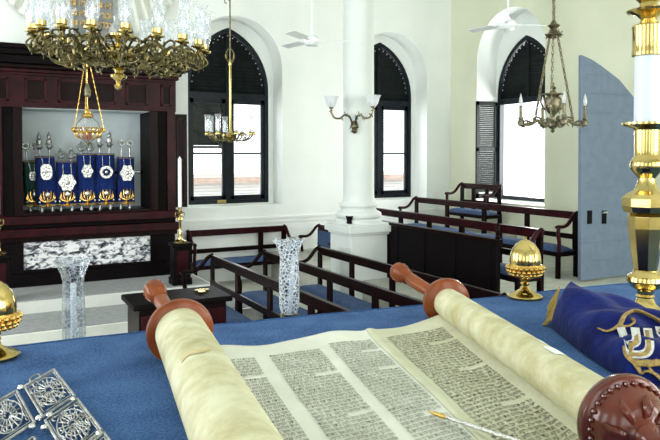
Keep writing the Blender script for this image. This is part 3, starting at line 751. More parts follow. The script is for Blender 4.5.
def leafy(m, p, rad, k, s=1.0):
    rnd = random.Random(k)
    for i in range(3):
        a1, a2 = rnd.uniform(0, 2 * PI), rnd.uniform(-1, 1)
        q = Vector((C_(a1) * C_(a2), S(a1) * C_(a2), S(a2))) * .035 * s
        P = bez(p, p + q * .6 + Vector((0, 0, .01)), p + q + Vector((0, 0, .02 * a2)), p + q * .8 + Vector((0, 0, .03 * a2)), 4)
        m.tube(P, [.003 * s, .0065 * s, .007 * s, .0045 * s, .001], 5)
arm = None
def make_arm(parent):
    m = MB(); R = .60
    P = spline([(.07, 0, -.10), (.16, 0, -.14), (.28, 0, -.15), (.40, 0, -.115), (.47, 0, -.05), (.52, 0, -.035), (.575, 0, -.06), (.60, 0, -.03), (R, 0, 0)], 5)
    m.tube(P, .0125, 8)
    m.tube(spline([(.12, 0, -.06), (.20, 0, .0), (.28, 0, .02), (.33, 0, -.03), (.29, 0, -.07), (.25, 0, -.045)], 5), .009, 6)
    m.tube(spline([(.30, 0, -.15), (.38, 0, -.19), (.46, 0, -.17), (.48, 0, -.12), (.44, 0, -.10)], 5), .008, 6)
    m.tube(spline([(.42, 0, -.10), (.43, 0, -.02), (.49, 0, .01), (.53, 0, -.01), (.51, 0, -.035)], 5), .008, 6)
    m.tube(spline([(.50, 0, -.07), (.57, 0, -.12), (.63, 0, -.09), (.61, 0, -.05)], 5), .008, 6)
    for k, q in enumerate(P[::4]): leafy(m, q, .04, k * 7 + 3, 1.0)
    for k, q in enumerate([(.22, 0, .0), (.38, 0, -.18), (.46, 0, .0), (.60, 0, -.10)]): leafy(m, Vector(q), .04, 100 + k, .9)
    a_ = m.build('arm', 'brass_old', parent)
    m = MB().lathe([(.004, -.03), (.02, -.015), (.05, -.005), (.052, .003), (.03, .006), (.028, .012), (.034, .02), (.034, .05), (.03, .052), (.026, .03)], (R, 0, 0), 18)
    m.build('candle_cup', 'brass', a_)
    MB().lathe(hurricane_profile(.26, .048), (R, 0, .035), 20, cap=False).build('glass_shade', 'shade', a_)
    MB().lathe([(.011, .03), (.011, .15), (.004, .155), (.001, .17)], (R, 0, 0), 10).build('candle', 'candle', a_)
    return a_
arm = make_arm(gc); arm.rotation_euler = (0, 0, view_az)
for i in range(1, NA):
    a2_ = copy_tree(arm, gc); a2_.rotation_euler = (0, 0, view_az + 2 * PI * i / NA)
m = MB().torus((0, 0, -.11), .30, .012, 48, 6).torus((0, 0, -.145), .22, .008, 40, 6)
for i in range(18): leafy(m, Vector((.30 * C_(i * PI / 18), .30 * S(i * PI / 18), -.11)), .04, i, 1.1)
m.build('ring', 'brass_old', gc)

# hanging lamp before the ark
def place(px, depth):
    d = dirn(px, 155); k = depth / (d.x * SY + d.y * CY); return d.x * k, d.y * k
def zof(py, depth): return EYE + (HZ - py) / F * depth
dl = 9.6; lx, ly = place(88, dl); z0 = zof(132, dl); z1 = zof(61, dl)
t = thing('sanctuary_lamp', 'gilt hanging lamp with red glass on three chains in front of the ark', 'lamp', (lx, ly, z0))
m = MB().lathe([(.003, -.19), (.02, -.18), (.03, -.16), (.015, -.15)], n=14); m.tube([(0, 0, .30), (0, 0, z1 - z0)], .006, 6)
m.build('finial', 'gold', t)
MB().lathe([(.02, -.15), (.07, -.13), (.13, -.08), (.165, -.02), (.175, .04), (.16, .12), (.10, .19), (.05, .22)], n=28, cap=False).build('glass_bowl', 'shade_clear', t)
m = MB().torus((0, 0, .0), .175, .018, 36, 8).torus((0, 0, .06), .16, .009, 36, 6)
for i in range(14):
    an = i * 2 * PI / 14
    m.tube(bez((.18 * C_(an), .18 * S(an), 0), (.24 * C_(an), .24 * S(an), .01), (.22 * C_(an), .22 * S(an), .08), (.17 * C_(an), .17 * S(an), .05), 5), .011, 5)
    m.tube(bez((.17 * C_(an), .17 * S(an), 0), (.20 * C_(an), .20 * S(an), -.06), (.13 * C_(an), .13 * S(an), -.08), (.11 * C_(an), .11 * S(an), -.10), 5), .008, 5)
for i in range(3):
    an = view_az + 1.57 + i * 2 * PI / 3; m.tube(bez((.17 * C_(an), .17 * S(an), 0), (.26 * C_(an), .26 * S(an), -.02), (.27 * C_(an), .27 * S(an), .06), (.22 * C_(an), .22 * S(an), .05), 6), .012, 6)
m.build('gilt_ring', 'gold', t)
MB().lathe([(.003, -.11), (.045, -.09), (.065, -.03), (.06, .02), (.04, .04)], (0, -.05, -.02), 16).build('red_light_glass', 'red_glass', t)
MB().lathe([(.05, .20), (.085, .22), (.075, .25), (.045, .27), (.05, .30), (.02, .33), (.012, .38)], n=16).build('cap', 'gold', t)
MB().lathe([(.03, .50), (.045, .53), (.05, .60), (.03, .66), (.02, .70)], n=12).build('counterweight', 'bronze', t)
for i in range(3):
    an = view_az + 1.57 + i * 2 * PI / 3
    m = MB(); chain(m, (.24 * C_(an), .24 * S(an), .02), (.03 * C_(an), .03 * S(an), z1 - z0), .008, .04, .010)
    m.tube([(.24 * C_(an), .24 * S(an), .02), (.03 * C_(an), .03 * S(an), z1 - z0)], .005, 5); m.build('chain', 'gold', t)
MB().lathe([(.03, z1 - z0 - .04), (.09, z1 - z0), (.09, z1 - z0 + .03), (.04, z1 - z0 + .07), (.02, z1 - z0 + .12)], n=18).build('smoke_cap', 'gold', t)
m = MB(); chain(m, (0, 0, z1 - z0 + .12), (0, 0, ZC - z0), .012, .06, .018); m.build('upper_chain', 'bronze', t)

# small chandelier by the left window
ds = 8.6; sx_, sy_ = place(230.5, ds); zr = zof(137, ds)
t = thing('small_chandelier', 'slender brass rod chandelier with clear glass shades in front of the left window', 'chandelier', (sx_, sy_, zr))
MB().lathe([(.003, -.07), (.02, -.06), (.03, -.04), (.015, -.02), (.06, .0), (.07, .03), (.03, .05), (.018, .10), (.016, .92), (.025, .94), (.014, 1.0)], n=14).build('stem', 'brass', t)
m = MB().tube([(0, 0, 1.0), (0, 0, ZC - zr)], .011, 8)
for z in (1.75,): m.tube(spline([(0, 0, z), (-.05 * CY, .05 * SY, z + .04), (-.07 * CY, .07 * SY, z - .01), (-.04 * CY, .04 * SY, z - .03)], 5), .008, 6)
m.build('upper_rod', 'bronze', t)
m = MB()
for q in range(4):
    an = q * PI / 2 + .3
    m.tube(bez((0, 0, 1.16), (.10 * C_(an), .10 * S(an), 1.06), (.10 * C_(an), .10 * S(an), 1.03), (0, 0, .93), 6), .006, 5)
m.build('lantern_knop', 'brass_old', t)
for i in range(8):
    an = view_az + PI / 8 + i * PI / 4; R = .30
    m = MB().tube(spline([(0, 0, .02), (R * .4, 0, -.05), (R * .8, 0, -.03), (R, 0, .03)], 5), .009, 6, Matrix.Rotation(an, 4, 'Z'))
    m.tube(spline([(R * .3, 0, -.03), (R * .5, 0, .05), (R * .75, 0, .03), (R * .65, 0, -.02)], 4), .006, 5, Matrix.Rotation(an, 4, 'Z'))
    leafy(m, Vector((R * .6 * C_(an), R * .6 * S(an), -.02)), .03, i, .9)
    a_ = m.build('arm', 'brass_old', t)
    MB().lathe([(.01, .02), (.04, .03), (.04, .04), (.025, .045), (.03, .07), (.02, .07)], (R * C_(an), R * S(an), 0), 14).build('candle_cup', 'brass', a_)
    MB().lathe([(.03, .06), (.036, .10), (.034, .20), (.036, .26), (.045, .28)], (R * C_(an), R * S(an), 0), 16, cap=False).build('glass_shade', 'shade_clear', a_)
    MB().lathe([(.011, .06), (.011, .20), (.002, .22)], (R * C_(an), R * S(an), 0), 8).build('candle', 'candle', a_)

# right chandelier on chains
dr = 6.2; rx, ry = place(552.5, dr); zr = zof(124, dr)
t = thing('bronze_chandelier', 'dark bronze urn chandelier with candle arms on three chains in front of the right wall', 'chandelier', (rx, ry, zr))
MB().lathe([(.003, -.085), (.015, -.075), (.02, -.06), (.01, -.05), (.03, -.04), (.045, -.02), (.045, .01), (.02, .03), (.015, .06), (.02, .08), (.05, .11), (.075, .16), (.08, .22), (.065, .25), (.05, .26), (.075, .275), (.078, .285), (.03, .295), (.02, .32), (.03, .335), (.008, .36), (.015, .375), (.002, .39)], n=24).build('urn', 'bronze', t)
m = MB()
for i in range(2):
    an = -YAW + i * PI; m.tube(spline([(.07 * C_(an), .07 * S(an), .13), (.11 * C_(an), .11 * S(an), .19), (.12 * C_(an), .12 * S(an), .26), (.08 * C_(an), .08 * S(an), .28)], 4), .008, 6)
for i in range(10): leafy(m, Vector((.07 * C_(i), .07 * S(i), .12 + .012 * i)), .03, i + 40, .8)
m.build('handle', 'bronze', t)
for i in range(4):
    an = -YAW + i * PI / 2
    m = MB(); T = Matrix.Rotation(an, 4, 'Z')
    m.tube(spline([(.03, 0, .0), (.08, 0, -.02), (.14, 0, .03), (.20, 0, .0), (.26, 0, -.005), (.30, 0, .0), (.315, 0, .02)], 5), [.016] * 20 + [.013] * 11, 8, T)
    m.tube(spline([(.08, 0, .0), (.13, 0, .06), (.18, 0, .05), (.17, 0, .02)], 5), .009, 6, T)
    m.tube(spline([(.18, 0, .0), (.25, 0, .03), (.30, 0, -.01), (.26, 0, -.03)], 5), .009, 6, T)
    for k in range(5): leafy(m, T @ Vector((.08 + .05 * k, 0, .0)), .03, k + 9 * i, .75)
    a_ = m.build('arm', 'bronze', t)
    MB().lathe([(.01, -.02), (.03, -.01), (.032, .02), (.018, .04), (.024, .05), (.024, .06), (.015, .07), (.015, .16), (.02, .165), (.012, .17)], (.30, 0, 0), 14, T).build('candle_sleeve', 'bronze', a_)
    MB().lathe([(.008, .165), (.016, .19), (.018, .21), (.010, .25), (.001, .285)], (.30, 0, 0), 12, T).build('flame_bulb', 'flame', a_)
zc = zof(36, dr) - zr
for i in range(3):
    an = -YAW + [0, PI * 2 / 3, PI * 4 / 3][i] + .12
    m = MB(); chain(m, (.20 * C_(an), .20 * S(an), .03), (.04 * C_(an), .04 * S(an), zc), .014, .038, .014); m.build('chain', 'bronze', t)
m = MB().lathe([(.02, zc - .03), (.05, zc - .01), (.085, zc + .0), (.05, zc + .02), (.03, zc + .06), (.06, zc + .09), (.03, zc + .11), (.01, zc + .15)], n=16)
for i in range(6): leafy(m, Vector((.06 * C_(i), .06 * S(i), zc)), .03, i + 77, 1)
m.build('crown', 'bronze', t)
m = MB(); chain(m, (0, 0, zc + .15), (0, 0, ZC - zr), .018, .045, .018); m.build('upper_chain', 'bronze', t)

# ceiling fans
def fan(px, py, depth, rot, label):
    x, y = place(px, depth); z = zof(py, depth)
    t = thing('ceiling_fan', label, 'fan', (x, y, z), rot, 'white ceiling fans')
    MB().lathe([(.04, -.08), (.09, -.07), (.12, -.03), (.12, .02), (.08, .05), (.03, .07)], n=20).build('motor', 'plastic_white', t)
    MB().tube([(0, 0, .06), (0, 0, ZC - z)], .013, 8).build('rod', 'plastic_white', t)
    for i in range(3):
        T = Matrix.Rotation(i * 2 * PI / 3, 4, 'Z') @ Matrix.Rotation(.2, 4, 'X')
        b = MB().box(.22, .68, -.07, .07, -.004, .004, T).build('blade', 'plastic_white', t, .002)
        MB().box(.08, .26, -.02, .02, -.008, .004, T).build('bracket', 'plastic_white', b, 0)
fan(312, 41, 9.0, -YAW + .12, 'white ceiling fan hanging between the left window and the column')
fan(507, 25, 9.5, -YAW + .15, 'white ceiling fan hanging in front of the open right window niche')

# two-armed sconce on the column
d = Vector((-pc[0], -pc[1], 0)).normalized(); ctr = Vector((pc[0], pc[1], 0))
# surface point of the column seen just left of its middle
ap = Vector(place(354, 10.05) + (0,)); dv = (ap - ctr); dv.z = 0; base = ctr + dv.normalized() * .236
zs = zof(127, 10.0)
t = thing('wall_sconce', 'two-armed bronze sconce with frosted tulip shades fixed to the white column', 'sconce', (base.x, base.y, zs), math.atan2(dv.y, dv.x) + PI / 2)
m = MB().lathe([(.001, -.10), (.03, -.09), (.045, -.06), (.03, -.03), (.06, .0), (.055, .05), (.03, .08), (.001, .10)], (0, -.04, 0), 14)
m.box(-.04, .04, -.04, .04, -.05, .06)
for k in range(8): leafy(m, Vector((.05 * C_(k), -.06, .06 * S(k))), .03, k, 1)
m.build('back_plate', 'bronze', t)
for sx in (-1, 1):
    m = MB()
    P = spline([(sx * .02, -.06, .02), (sx * .05, -.12, .14), (sx * .12, -.16, .18), (sx * .19, -.18, .13), (sx * .27, -.2, .14), (sx * .32, -.2, .22), (sx * .32, -.2, .29)], 6)
    m.tube(P, .015, 7)
    for k, q in enumerate(P[6::5]): leafy(m, q, .04, k + 13, 1.2)
    a_ = m.build('arm', 'bronze', t)
    def wb(an, k): return 1 + (.05 * k / 7) * C_(8 * an)
    MB().lathe([(.02, 0), (.05, .01), (.075, .05), (.085, .09), (.095, .13), (.12, .17)], (sx * .32, -.2, .29), 40, cap=False, wob=wb).build('tulip_shade', 'tulip', a_)
    MB().lathe([(.03, -.01), (.035, .01), (.02, .02)], (sx * .32, -.2, .285), 12).build('gallery', 'brass_old', a_)

# ------------------------------------------------------------------ blue door leaf standing open
DY = 6.9
pl = atY(580, 200, DY).x
zt0 = atY(580, 55, DY).z
t = thing('door_1', None, None, (0, 0, 0), kind='structure')
xr = WX - .05
poly = [(pl, RP + .02), (xr, RP + .02)]
pts = [atY(x, y, DY) for x, y in ((660, 135), (632, 97), (618, 80), (600, 66), (590, 59.5), (580, 55))]
poly += [(xr, pts[0].z - .35)] + [(min(p.x, xr - .001), p.z) for p in pts]
lf = MB().prism(poly, DY - .03, DY + .03, (0, 2)).build('door_leaf', 'leaf_blue', t, .006)
m = MB()
z = RP + .3
while z < zt0 - .2:
    xs = span(poly, z)
    if xs: m.box(xs[0] + .01, xs[1] - .01, DY - .035, DY - .03, z, z + .006)
    z += .28
m.build('board_seam', 'leaf_blue', lf, smooth=0)
for px in (587.5, 602):
    q = atY(px, 217, DY)
    MB().box(q.x - .045, q.x + .045, DY - .05, DY - .03, q.z - .1, q.z + .1).build('lock_plate', 'black', lf, .004)
q = atY(601, 210, DY)
m = MB().tube([(q.x, DY - .05, q.z - .03), (q.x, DY - .11, q.z - .03)], .018, 8).tube([(q.x, DY - .10, q.z - .03), (q.x - .07, DY - .10, q.z - .03)], .014, 8)
m.build('door_handle', 'silver_bright', lf)

# ================================================================== the reading table
TZ = 2.0
TA = math.radians(-5.6)
tux, tuy = Vector((C_(TA), S(TA), 0)), Vector((-S(TA), C_(TA), 0))
e0, e1 = at(0, 346, TZ), at(330, 310.5, TZ)
far = (e1.dot(tuy) + e0.dot(tuy)) / 2
T0 = Matrix.Rotation(TA, 4, 'Z')
tx0, tx1, ty0, ty1 = -.75, 2.3, .22, far
t = thing('reading_desk', 'large dark wooden reading desk under the blue cloth on the raised platform', 'desk', (0, 0, 1.0), TA)
MB().box(tx0 + .03, tx1 - .03, ty0 + .03, ty1 - .03, .93, .982).build('desk_top', 'wood', t, .006)
MB().box(tx0 + .1, tx1 - .1, ty1 - .12, ty1 - .09, .05, .93).build('front_panel', 'wood', t, .006)
for x in (tx0 + .08, tx1 - .16):
    for y in (ty0 + .08, ty1 - .16): MB().box(x, x + .08, y, y + .08, 0, .93).build('leg', 'wood', t, .006)
# cloth
def cloth_h(x, y):
    n = noise.noise(Vector((x * 3.1, y * 3.1, 0))) * .0035 + noise.noise(Vector((x * 9, y * 7, 3))) * .0016
    return n
def cl(u, v):
    x = tx0 + (tx1 - tx0) * u
    w = v * 1.35 - .0
    if w <= 1:
        y = ty0 + (ty1 - ty0) * w; e = max(0, (w - .985) / .015)
        return (x, y + .002 * S(x * 23), 1.0 + cloth_h(x, y) - .004 * e)
    k = w - 1
    return (x, ty1 + .006 + .010 * S(x * 21 + 2) * min(1, k * 5) + .004 * S(x * 47), 1.0 - .004 - k * 1.1)
cth = thing('tablecloth', 'blue woven tablecloth covering the whole reading desk', 'tablecloth', (0, 0, 1.0), TA)
MB().grid(cl, 150, 135).build('cloth', 'cloth', cth, smooth=60)
m = MB()
m.tube([(tx0 + (tx1 - tx0) * i / 120, ty1 - .018, 1.0005 + cloth_h(tx0 + (tx1 - tx0) * i / 120, ty1 - .018)) for i in range(121)], .0018, 5)
m.build('hem', 'cloth', cth)

# rail behind the desk carrying the glass candle shades
rt = thing('platform_rail', 'dark wooden rail of the reader\'s platform just behind the desk', 'railing', (0, 0, 1.0), TA)
ry0 = far + .12
MB().box(-.9, 2.4, ry0 - .05, ry0 + .05, .86, .92).build('hand_rail', 'wood', rt, .012)
for i in range(14):
    MB().lathe([(.025, 0), (.03, .1), (.018, .2), (.035, .45), (.018, .7), (.028, .86)], (-.85 + i * .25, ry0, 0), 12).build('baluster', 'wood', rt)
ZR = 1.92
def on_rail(px):
    # point of the rail line under a photo column
    d = dirn(px, 155); h = Vector((d.x, d.y, 0)); k = ry0 / h.dot(tuy); return h * k
def hurricane(px, label, matname, h, r, foot, tilt, flare, cand):
    p = on_rail(px)
    t = thing('candle_shade', label, 'candle holder', (p.x, p.y, ZR), 0, 'glass candle shades on the platform rail')
    MB().lathe([(.026, 0), (.026, .006), (.015, .012), (.014, foot * .5), (.024, foot * .7), (.024, foot), (.016, foot)], n=20).build('brass_foot', 'brass_old', t)
    prof = [(r * .45, 0), (r * .72, h * .03), (r * .94, h * .10), (r, h * .22), (r * .98, h * .5), (r * .92, h * .70), (r * .90, h * .78), (r * 1.0, h * .86), (r * flare * .9, h * .96), (r * flare, h)]
    def wb(an, k): return 1 + (max(0, k - 6) * .06) * C_(6 * an)
    MB().lathe(prof, (0, 0, foot - .004), 48, cap=False, wob=wb).build('glass_shade', matname, t, smooth=80)
    m = MB(); top = [(r * flare * (1 + .18 * C_(6 * a_)) * C_(a_), r * flare * (1 + .18 * C_(6 * a_)) * S(a_), foot - .004 + h + .002 * C_(6 * a_)) for a_ in [2 * PI * i / 72 for i in range(73)]]
    m.tube(top, .0022, 6, cap=False); m.build('rim', 'shade_clear', t)
    MB().tube([(0, 0, foot - .01), (tilt * CY, -tilt * SY, foot - .01 + cand)], .0068, 10).build('candle', 'candle', t)
hurricane(72, 'lightly etched glass candle shade with crimped rim in front of the marble panel', 'etched_fine', .225, .0265, .012, 0, 1.42, .175)
hurricane(289, 'cut-glass candle shade with flower-shaped rim and leaning white candle before the benches', 'etched', .200, .0275, .055, .012, 1.40, .165)

# ------------------------------------------------------------------ acorn ornaments
def acorn(px, py, label, sc=1.0):
    p = at(px, py, TZ)
    t = thing('brass_acorn', label, 'ornament', (p.x, p.y, TZ + .002), 0, 'polished brass acorns on the desk')
    t.scale = (sc,) * 3
    MB().lathe([(.001, 0), (.042, 0), (.043, .004), (.038, .009), (.026, .013), (.014, .020), (.009, .030), (.012, .035), (.009, .039), (.012, .046), (.024, .052)], n=36).build('foot', 'brass', t)
    m = MB().lathe([(.012, .046), (.030, .055), (.040, .066), (.043, .078), (.040, .083)], n=36)
    for row, (rr, zz) in enumerate(((.036, .059), (.0415, .067), (.0435, .076))):
        for i in range(22):
            an = 2 * PI * (i + .5 * (row % 2)) / 22; m.ball((rr * C_(an), rr * S(an), zz), .0058, 8, sz=.9)
    m.build('scaly_cup', 'gold', t)
    MB().lathe([(.037, .080), (.0385, .092), (.037, .106), (.032, .121), (.023, .134), (.012, .142), (.004, .1445), (.003, .147), (.004, .150), (.0005, .152)], n=40).build('nut', 'brass', t)
acorn(525, 298, 'polished brass acorn on a round foot behind the right scroll roll', 1.12)
acorn(-5, 358, 'brass acorn cut off by the left picture edge', 1.05)

# ------------------------------------------------------------------ open scroll
LR, RR = .0485, .0335
def axis_pt(px, py, z): p = at(px, py, z); return p
La = at(181, 333, TZ + LR + .004); Lb = at(233, 440, TZ + LR + .004)
Ra = at(448, 303, TZ + RR + .022); Rb = at(619, 419, TZ + RR + .022)
Ldir = (La - Lb).normalized(); Rdir = (Ra - Rb).normalized()
PLEN = (Ra - Rb).length
Lb = La - Ldir * PLEN * 1.1
sc = thing('torah_scroll', 'open scroll with columns of Hebrew text lying across the blue desk cloth', 'torah scroll', (0, 0, TZ))
OFF = Vector((0, 0, -TZ))
def roll(name, a, b, r, taper, matname):
    """spiral roll of parchment"""
    ax = (a - b); L = ax.length; q = ax.to_track_quat('Z', 'Y').to_matrix().to_4x4(); T = Matrix.Translation(b + OFF) @ q
    m = MB(); n = 48
    def fn(u, v):
        an = 2 * PI * u; rr = r * (1 + taper * (1 - v)) * (1 + .012 * S(3 * an + 2 * v) + .01 * noise.noise(Vector((C_(an), S(an), v * 5))))
        return (rr * C_(an), rr * S(an), L * v)
    m.grid(fn, n, 30)
    # rolled layers at the ends
    for z, s_ in ((L, 1), (0, -1)):
        rr = r * (1 + (taper if z == 0 else 0))
        m.lathe([(rr, 0), (rr * .9, -.003 * s_), (rr * .88, .001 * s_), (rr * .75, -.002 * s_), (rr * .7, .001 * s_), (rr * .3, -.002 * s_)], (0, 0, z), n, cap=False)
    o = m.build(name, matname, sc, smooth=50, ); 
    for k in range(len(o.data.vertices)): o.data.vertices[k].co = T @ o.data.vertices[k].co
    return o, T, L
ro, TL, LL = roll('parchment_roll', La, Lb, LR, .03, 'roll')
ro2, TR, LR_ = roll('parchment_roll', Ra, Rb, RR, .08, 'roll')
# stain band on the left roll and pale repair patches on the right
def band(T, r, z0, z1, a0, a1, matname, par, wig=0):
    m = MB().grid(lambda u, v: ((r) * C_(a0 + (a1 - a0) * u), (r) * S(a0 + (a1 - a0) * u), z0 + (z1 - z0) * v + wig * S(u * 7)), 16, 3, T)
    return m.build('patch' if matname != 'stain' else 'stain', matname, par, smooth=60)
# angle in roll frame that faces up
def up_angle(T):
    v = T.to_3x3().inverted() @ Vector((0, 0, 1)); return math.atan2(v.y, v.x)
uL, uR = up_angle(TL), up_angle(TR)
band(TL, LR * 1.026, LL * .60, LL * .625, uL - .8, uL + .2, 'stain', ro, .006)
band(TR, RR * 1.075, LR_ * .33, LR_ * .37, uR + .2, uR + 1.3, 'paperlabel', ro2)
band(TR, RR * 1.085, LR_ * .24, LR_ * .30, uR - .1, uR + 1.1, 'paperlabel', ro2)
def deep(px, py, depth):
    x, y = place(px, depth); return Vector((x, y, zof(py, depth)))
# end discs and handles
def disc(T, z, R, s_, mname, carved=False):
    m = MB()
    if not carved:
        m.lathe([(.01, -.001 * s_), (R * .9, -.001 * s_), (R, .003 * s_), (R * 1.03, .010 * s_), (R, .018 * s_), (R * .9, .023 * s_), (R * .5, .027 * s_), (.018, .030 * s_)], (0, 0, z), 56, T, cap=False)
    else:
        m.lathe([(.01, -.001 * s_), (R * .92, -.001 * s_), (R, .004 * s_), (R * 1.02, .010 * s_), (R, .017 * s_), (R * .9, .021 * s_), (R * .86, .021 * s_), (R * .82, .030 * s_), (R * .7, .041 * s_), (R * .5, .049 * s_), (R * .36, .052 * s_), (.016, .058 * s_)], (0, 0, z), 56, T, cap=False)
        for i in range(30):
            an = 2 * PI * i / 30; m.ball((R * .885 * C_(an), R * .885 * S(an), z + .0235 * s_), .0034, 8, T)
        for i in range(8):
            an = 2 * PI * i / 8
            m.tube(bez((R * .35 * C_(an), R * .35 * S(an), z + .052 * s_), (R * .5 * C_(an + .25), R * .5 * S(an + .25), z + .054 * s_), (R * .65 * C_(an + .1), R * .65 * S(an + .1), z + .047 * s_), (R * .74 * C_(an + .3), R * .74 * S(an + .3), z + .037 * s_), 8), [.002, .004, .005, .006, .0065, .006, .005, .004, .002], 8, T)
    return m.build('roller_disc', mname, sc, smooth=40)
def handle_to(c, tip, mname, parent):
    q = (tip - c).to_track_quat('Z', 'Y').to_matrix().to_4x4()
    handle(Matrix.Translation(c) @ q, 0, 1, (tip - c).length, mname, parent, 1.12)
def handle(T, z, s_, L, mname, parent, wd=1):
    p = [(.016, 0), (.018, .006), (.013, .012), (.0115, .03), (.013, .05), (.0145, L * .62), (.012, L * .68), (.016, L * .70), (.012, L * .73), (.017, L * .77), (.0215, L * .86), (.0205, L * .93), (.013, L * .98), (.001, L)]
    m = MB().lathe([(r * wd, z + q * s_) for r, q in p], n=28, T=T)
    for i in range(14):
        an = 2 * PI * i / 14; m.tube([(.0175 * wd * C_(an), .0175 * wd * S(an), z + s_ * L * .78), (.0222 * wd * C_(an + .2), .0222 * wd * S(an + .2), z + s_ * L * .87), (.018 * C_(an + .4), .018 * S(an + .4), z + s_ * L * .95)], .0018, 5, T)
    m.build('roller_handle', mname, parent, smooth=40)
d1 = disc(TL, LL + .001, .064, 1, 'roller'); handle_to(La + OFF + Ldir * .02, deep(151, 286, 1.47) + OFF, 'roller', d1)
d2 = disc(TL, -.001, .064, -1, 'roller'); handle(TL, -.03, -1, .13, 'roller', d2)
d3 = disc(TR, LR_ + .001, .055, 1, 'roller'); handle_to(Ra + OFF + Rdir * .02, deep(394, 269, 1.72) + OFF, 'roller', d3)
d4 = disc(TR, -.001, .062, -1, 'roller_dark', True); handle(TR, -.055, -1, .14, 'roller_dark', d4)
# page
A, B, A2, B2 = La.copy(), Ra.copy(), Lb.copy(), Rb.copy()
for p in (A, B, A2, B2): p.z = 0
def page(u, v, dz=0):
    """u from left roll to right roll, v from far edge (0) to near edge (1)"""
    uu = u
    top = A.lerp(B, uu); bot = A2.lerp(B2, uu); p = top.lerp(bot, v)
    h = .0055 + .010 * max(0, noise.noise(Vector((u * 2.2, v * 2.0, 5)))) + .006 * noise.noise(Vector((u * 6, v * 2, 1)))*(1 - .3 * v)
    h += .012 * math.exp(-((v) / .05)**2) * (.5 + .5 * S(u * 13 + 1)) + .004 * math.exp(-((u - .665) / .02)**2)
    h += .018 * max(0, (u - .86) / .14)**2      # rises into the right roll, which sits a little higher
    h = max(h, .003) 
    far_j = .004 * S(u * 17) * (1 - v)
    d_ = (A - A2).normalized()
    return Vector((p.x + d_.x * far_j, p.y + d_.y * far_j, h + .003 + dz))
UL, US = .02, .655
sh1 = MB().grid(lambda u, v: page(UL + (US - UL) * u, v), 70, 90).build('parchment_sheet', 'parch', sc, smooth=70, solid=-.0008)
sh2 = MB().grid(lambda u, v: page(US - .004 + (1.0 - US) * u, v, .0012), 40, 90).build('parchment_sheet', 'parch_y', sc, smooth=70, solid=-.0008)
sh2['label'] = 'yellowed right-hand sheet'
GEN = ('בראשית ברא אלהים את השמים ואת הארץ והארץ היתה תהו ובהו וחשך על פני תהום ורוח אלהים מרחפת על פני המים ויאמר אלהים יהי אור ויהי אור וירא אלהים את האור כי טוב '
       'ויבדל אלהים בין האור ובין החשך ויקרא אלהים לאור יום ולחשך קרא לילה ויהי ערב ויהי בקר יום אחד ויאמר אלהים יהי רקיע בתוך המים ויהי מבדיל בין מים למים '
       'ויעש אלהים את הרקיע ויבדל בין המים אשר מתחת לרקיע ובין המים אשר מעל לרקיע ויהי כן ויקרא אלהים לרקיע שמים ויהי ערב ויהי בקר יום שני ויאמר אלהים יקוו המים מתחת השמים '
       'אל מקום אחד ותראה היבשה ויהי כן ויקרא אלהים ליבשה ארץ ולמקוה המים קרא ימים וירא אלהים כי טוב').split()
_lc = {}
def text_column(u0, u1, v0, v1, sheet, seed, lines=44, blanks=()):
    rnd = random.Random(seed); wi = rnd.randrange(len(GEN)); m = MB()
    pitch = (v1 - v0) / lines
    for k in range(lines):
        ln = ''
        while len(ln) < 30: ln += GEN[wi % len(GEN)] + ' '; wi += 1
        a0, a1 = u0, u1
        if k in blanks: a1 = u0 + (u1 - u0) * .55; ln = ln[:17]
        ln = ln.strip()
        if ln not in _lc: _lc[ln] = text_mesh(ln[::-1], 1.0, lambda v: v, 0, 1.0, .012)
        vs, fs = _lc[ln]
        vb = v0 + pitch * (k + .5)
        m.add([page(a0 + (a1 - a0) * (p.x + .5), vb - (p.y - .3) * pitch * 1.12, .0023) for p in vs], fs)
    m.build('hebrew_text', 'ink', sheet, smooth=0)
text_column(.035, .215, .105, .93, sh1, 1, blanks=(7,))
text_column(.265, .445, .10, .93, sh1, 2, blanks=(10, 24))
text_column(.485, .640, .075, .93, sh1, 3, blanks=(5, 13, 29))
text_column(.70, .935, .085, .93, sh2, 4, blanks=(6, 18, 31))

# silver pointer
pa, pb = at(430, 412, TZ + .022), at(560, 455, TZ + .024)
t = thing('torah_pointer', 'thin silver reading pointer lying across the open text', 'pointer', (0, 0, 0))
ax = (pb - pa)
MB().tube([pa.lerp(pb, k) for k in (.12, .3, .6, 1)], [.0026, .0028, .0031, .0034], 12).build('rod', 'silver_bright', t, smooth=80)
m = MB()
q = ax.to_track_quat('Z', 'Y').to_matrix().to_4x4(); T = Matrix.Translation(pa) @ q
m.lathe([(.0005, -.004), (.0016, .0), (.002, .006), (.0036, .011), (.0026, .015), (.0042, .019), (.003, .024), (.0026, .03)], n=12, T=T); m.build('tip', 'gold', t)

# ------------------------------------------------------------------ folded blue mantle with gold embroidery
bl = [at(561, 334, TZ), at(615, 388, TZ)]
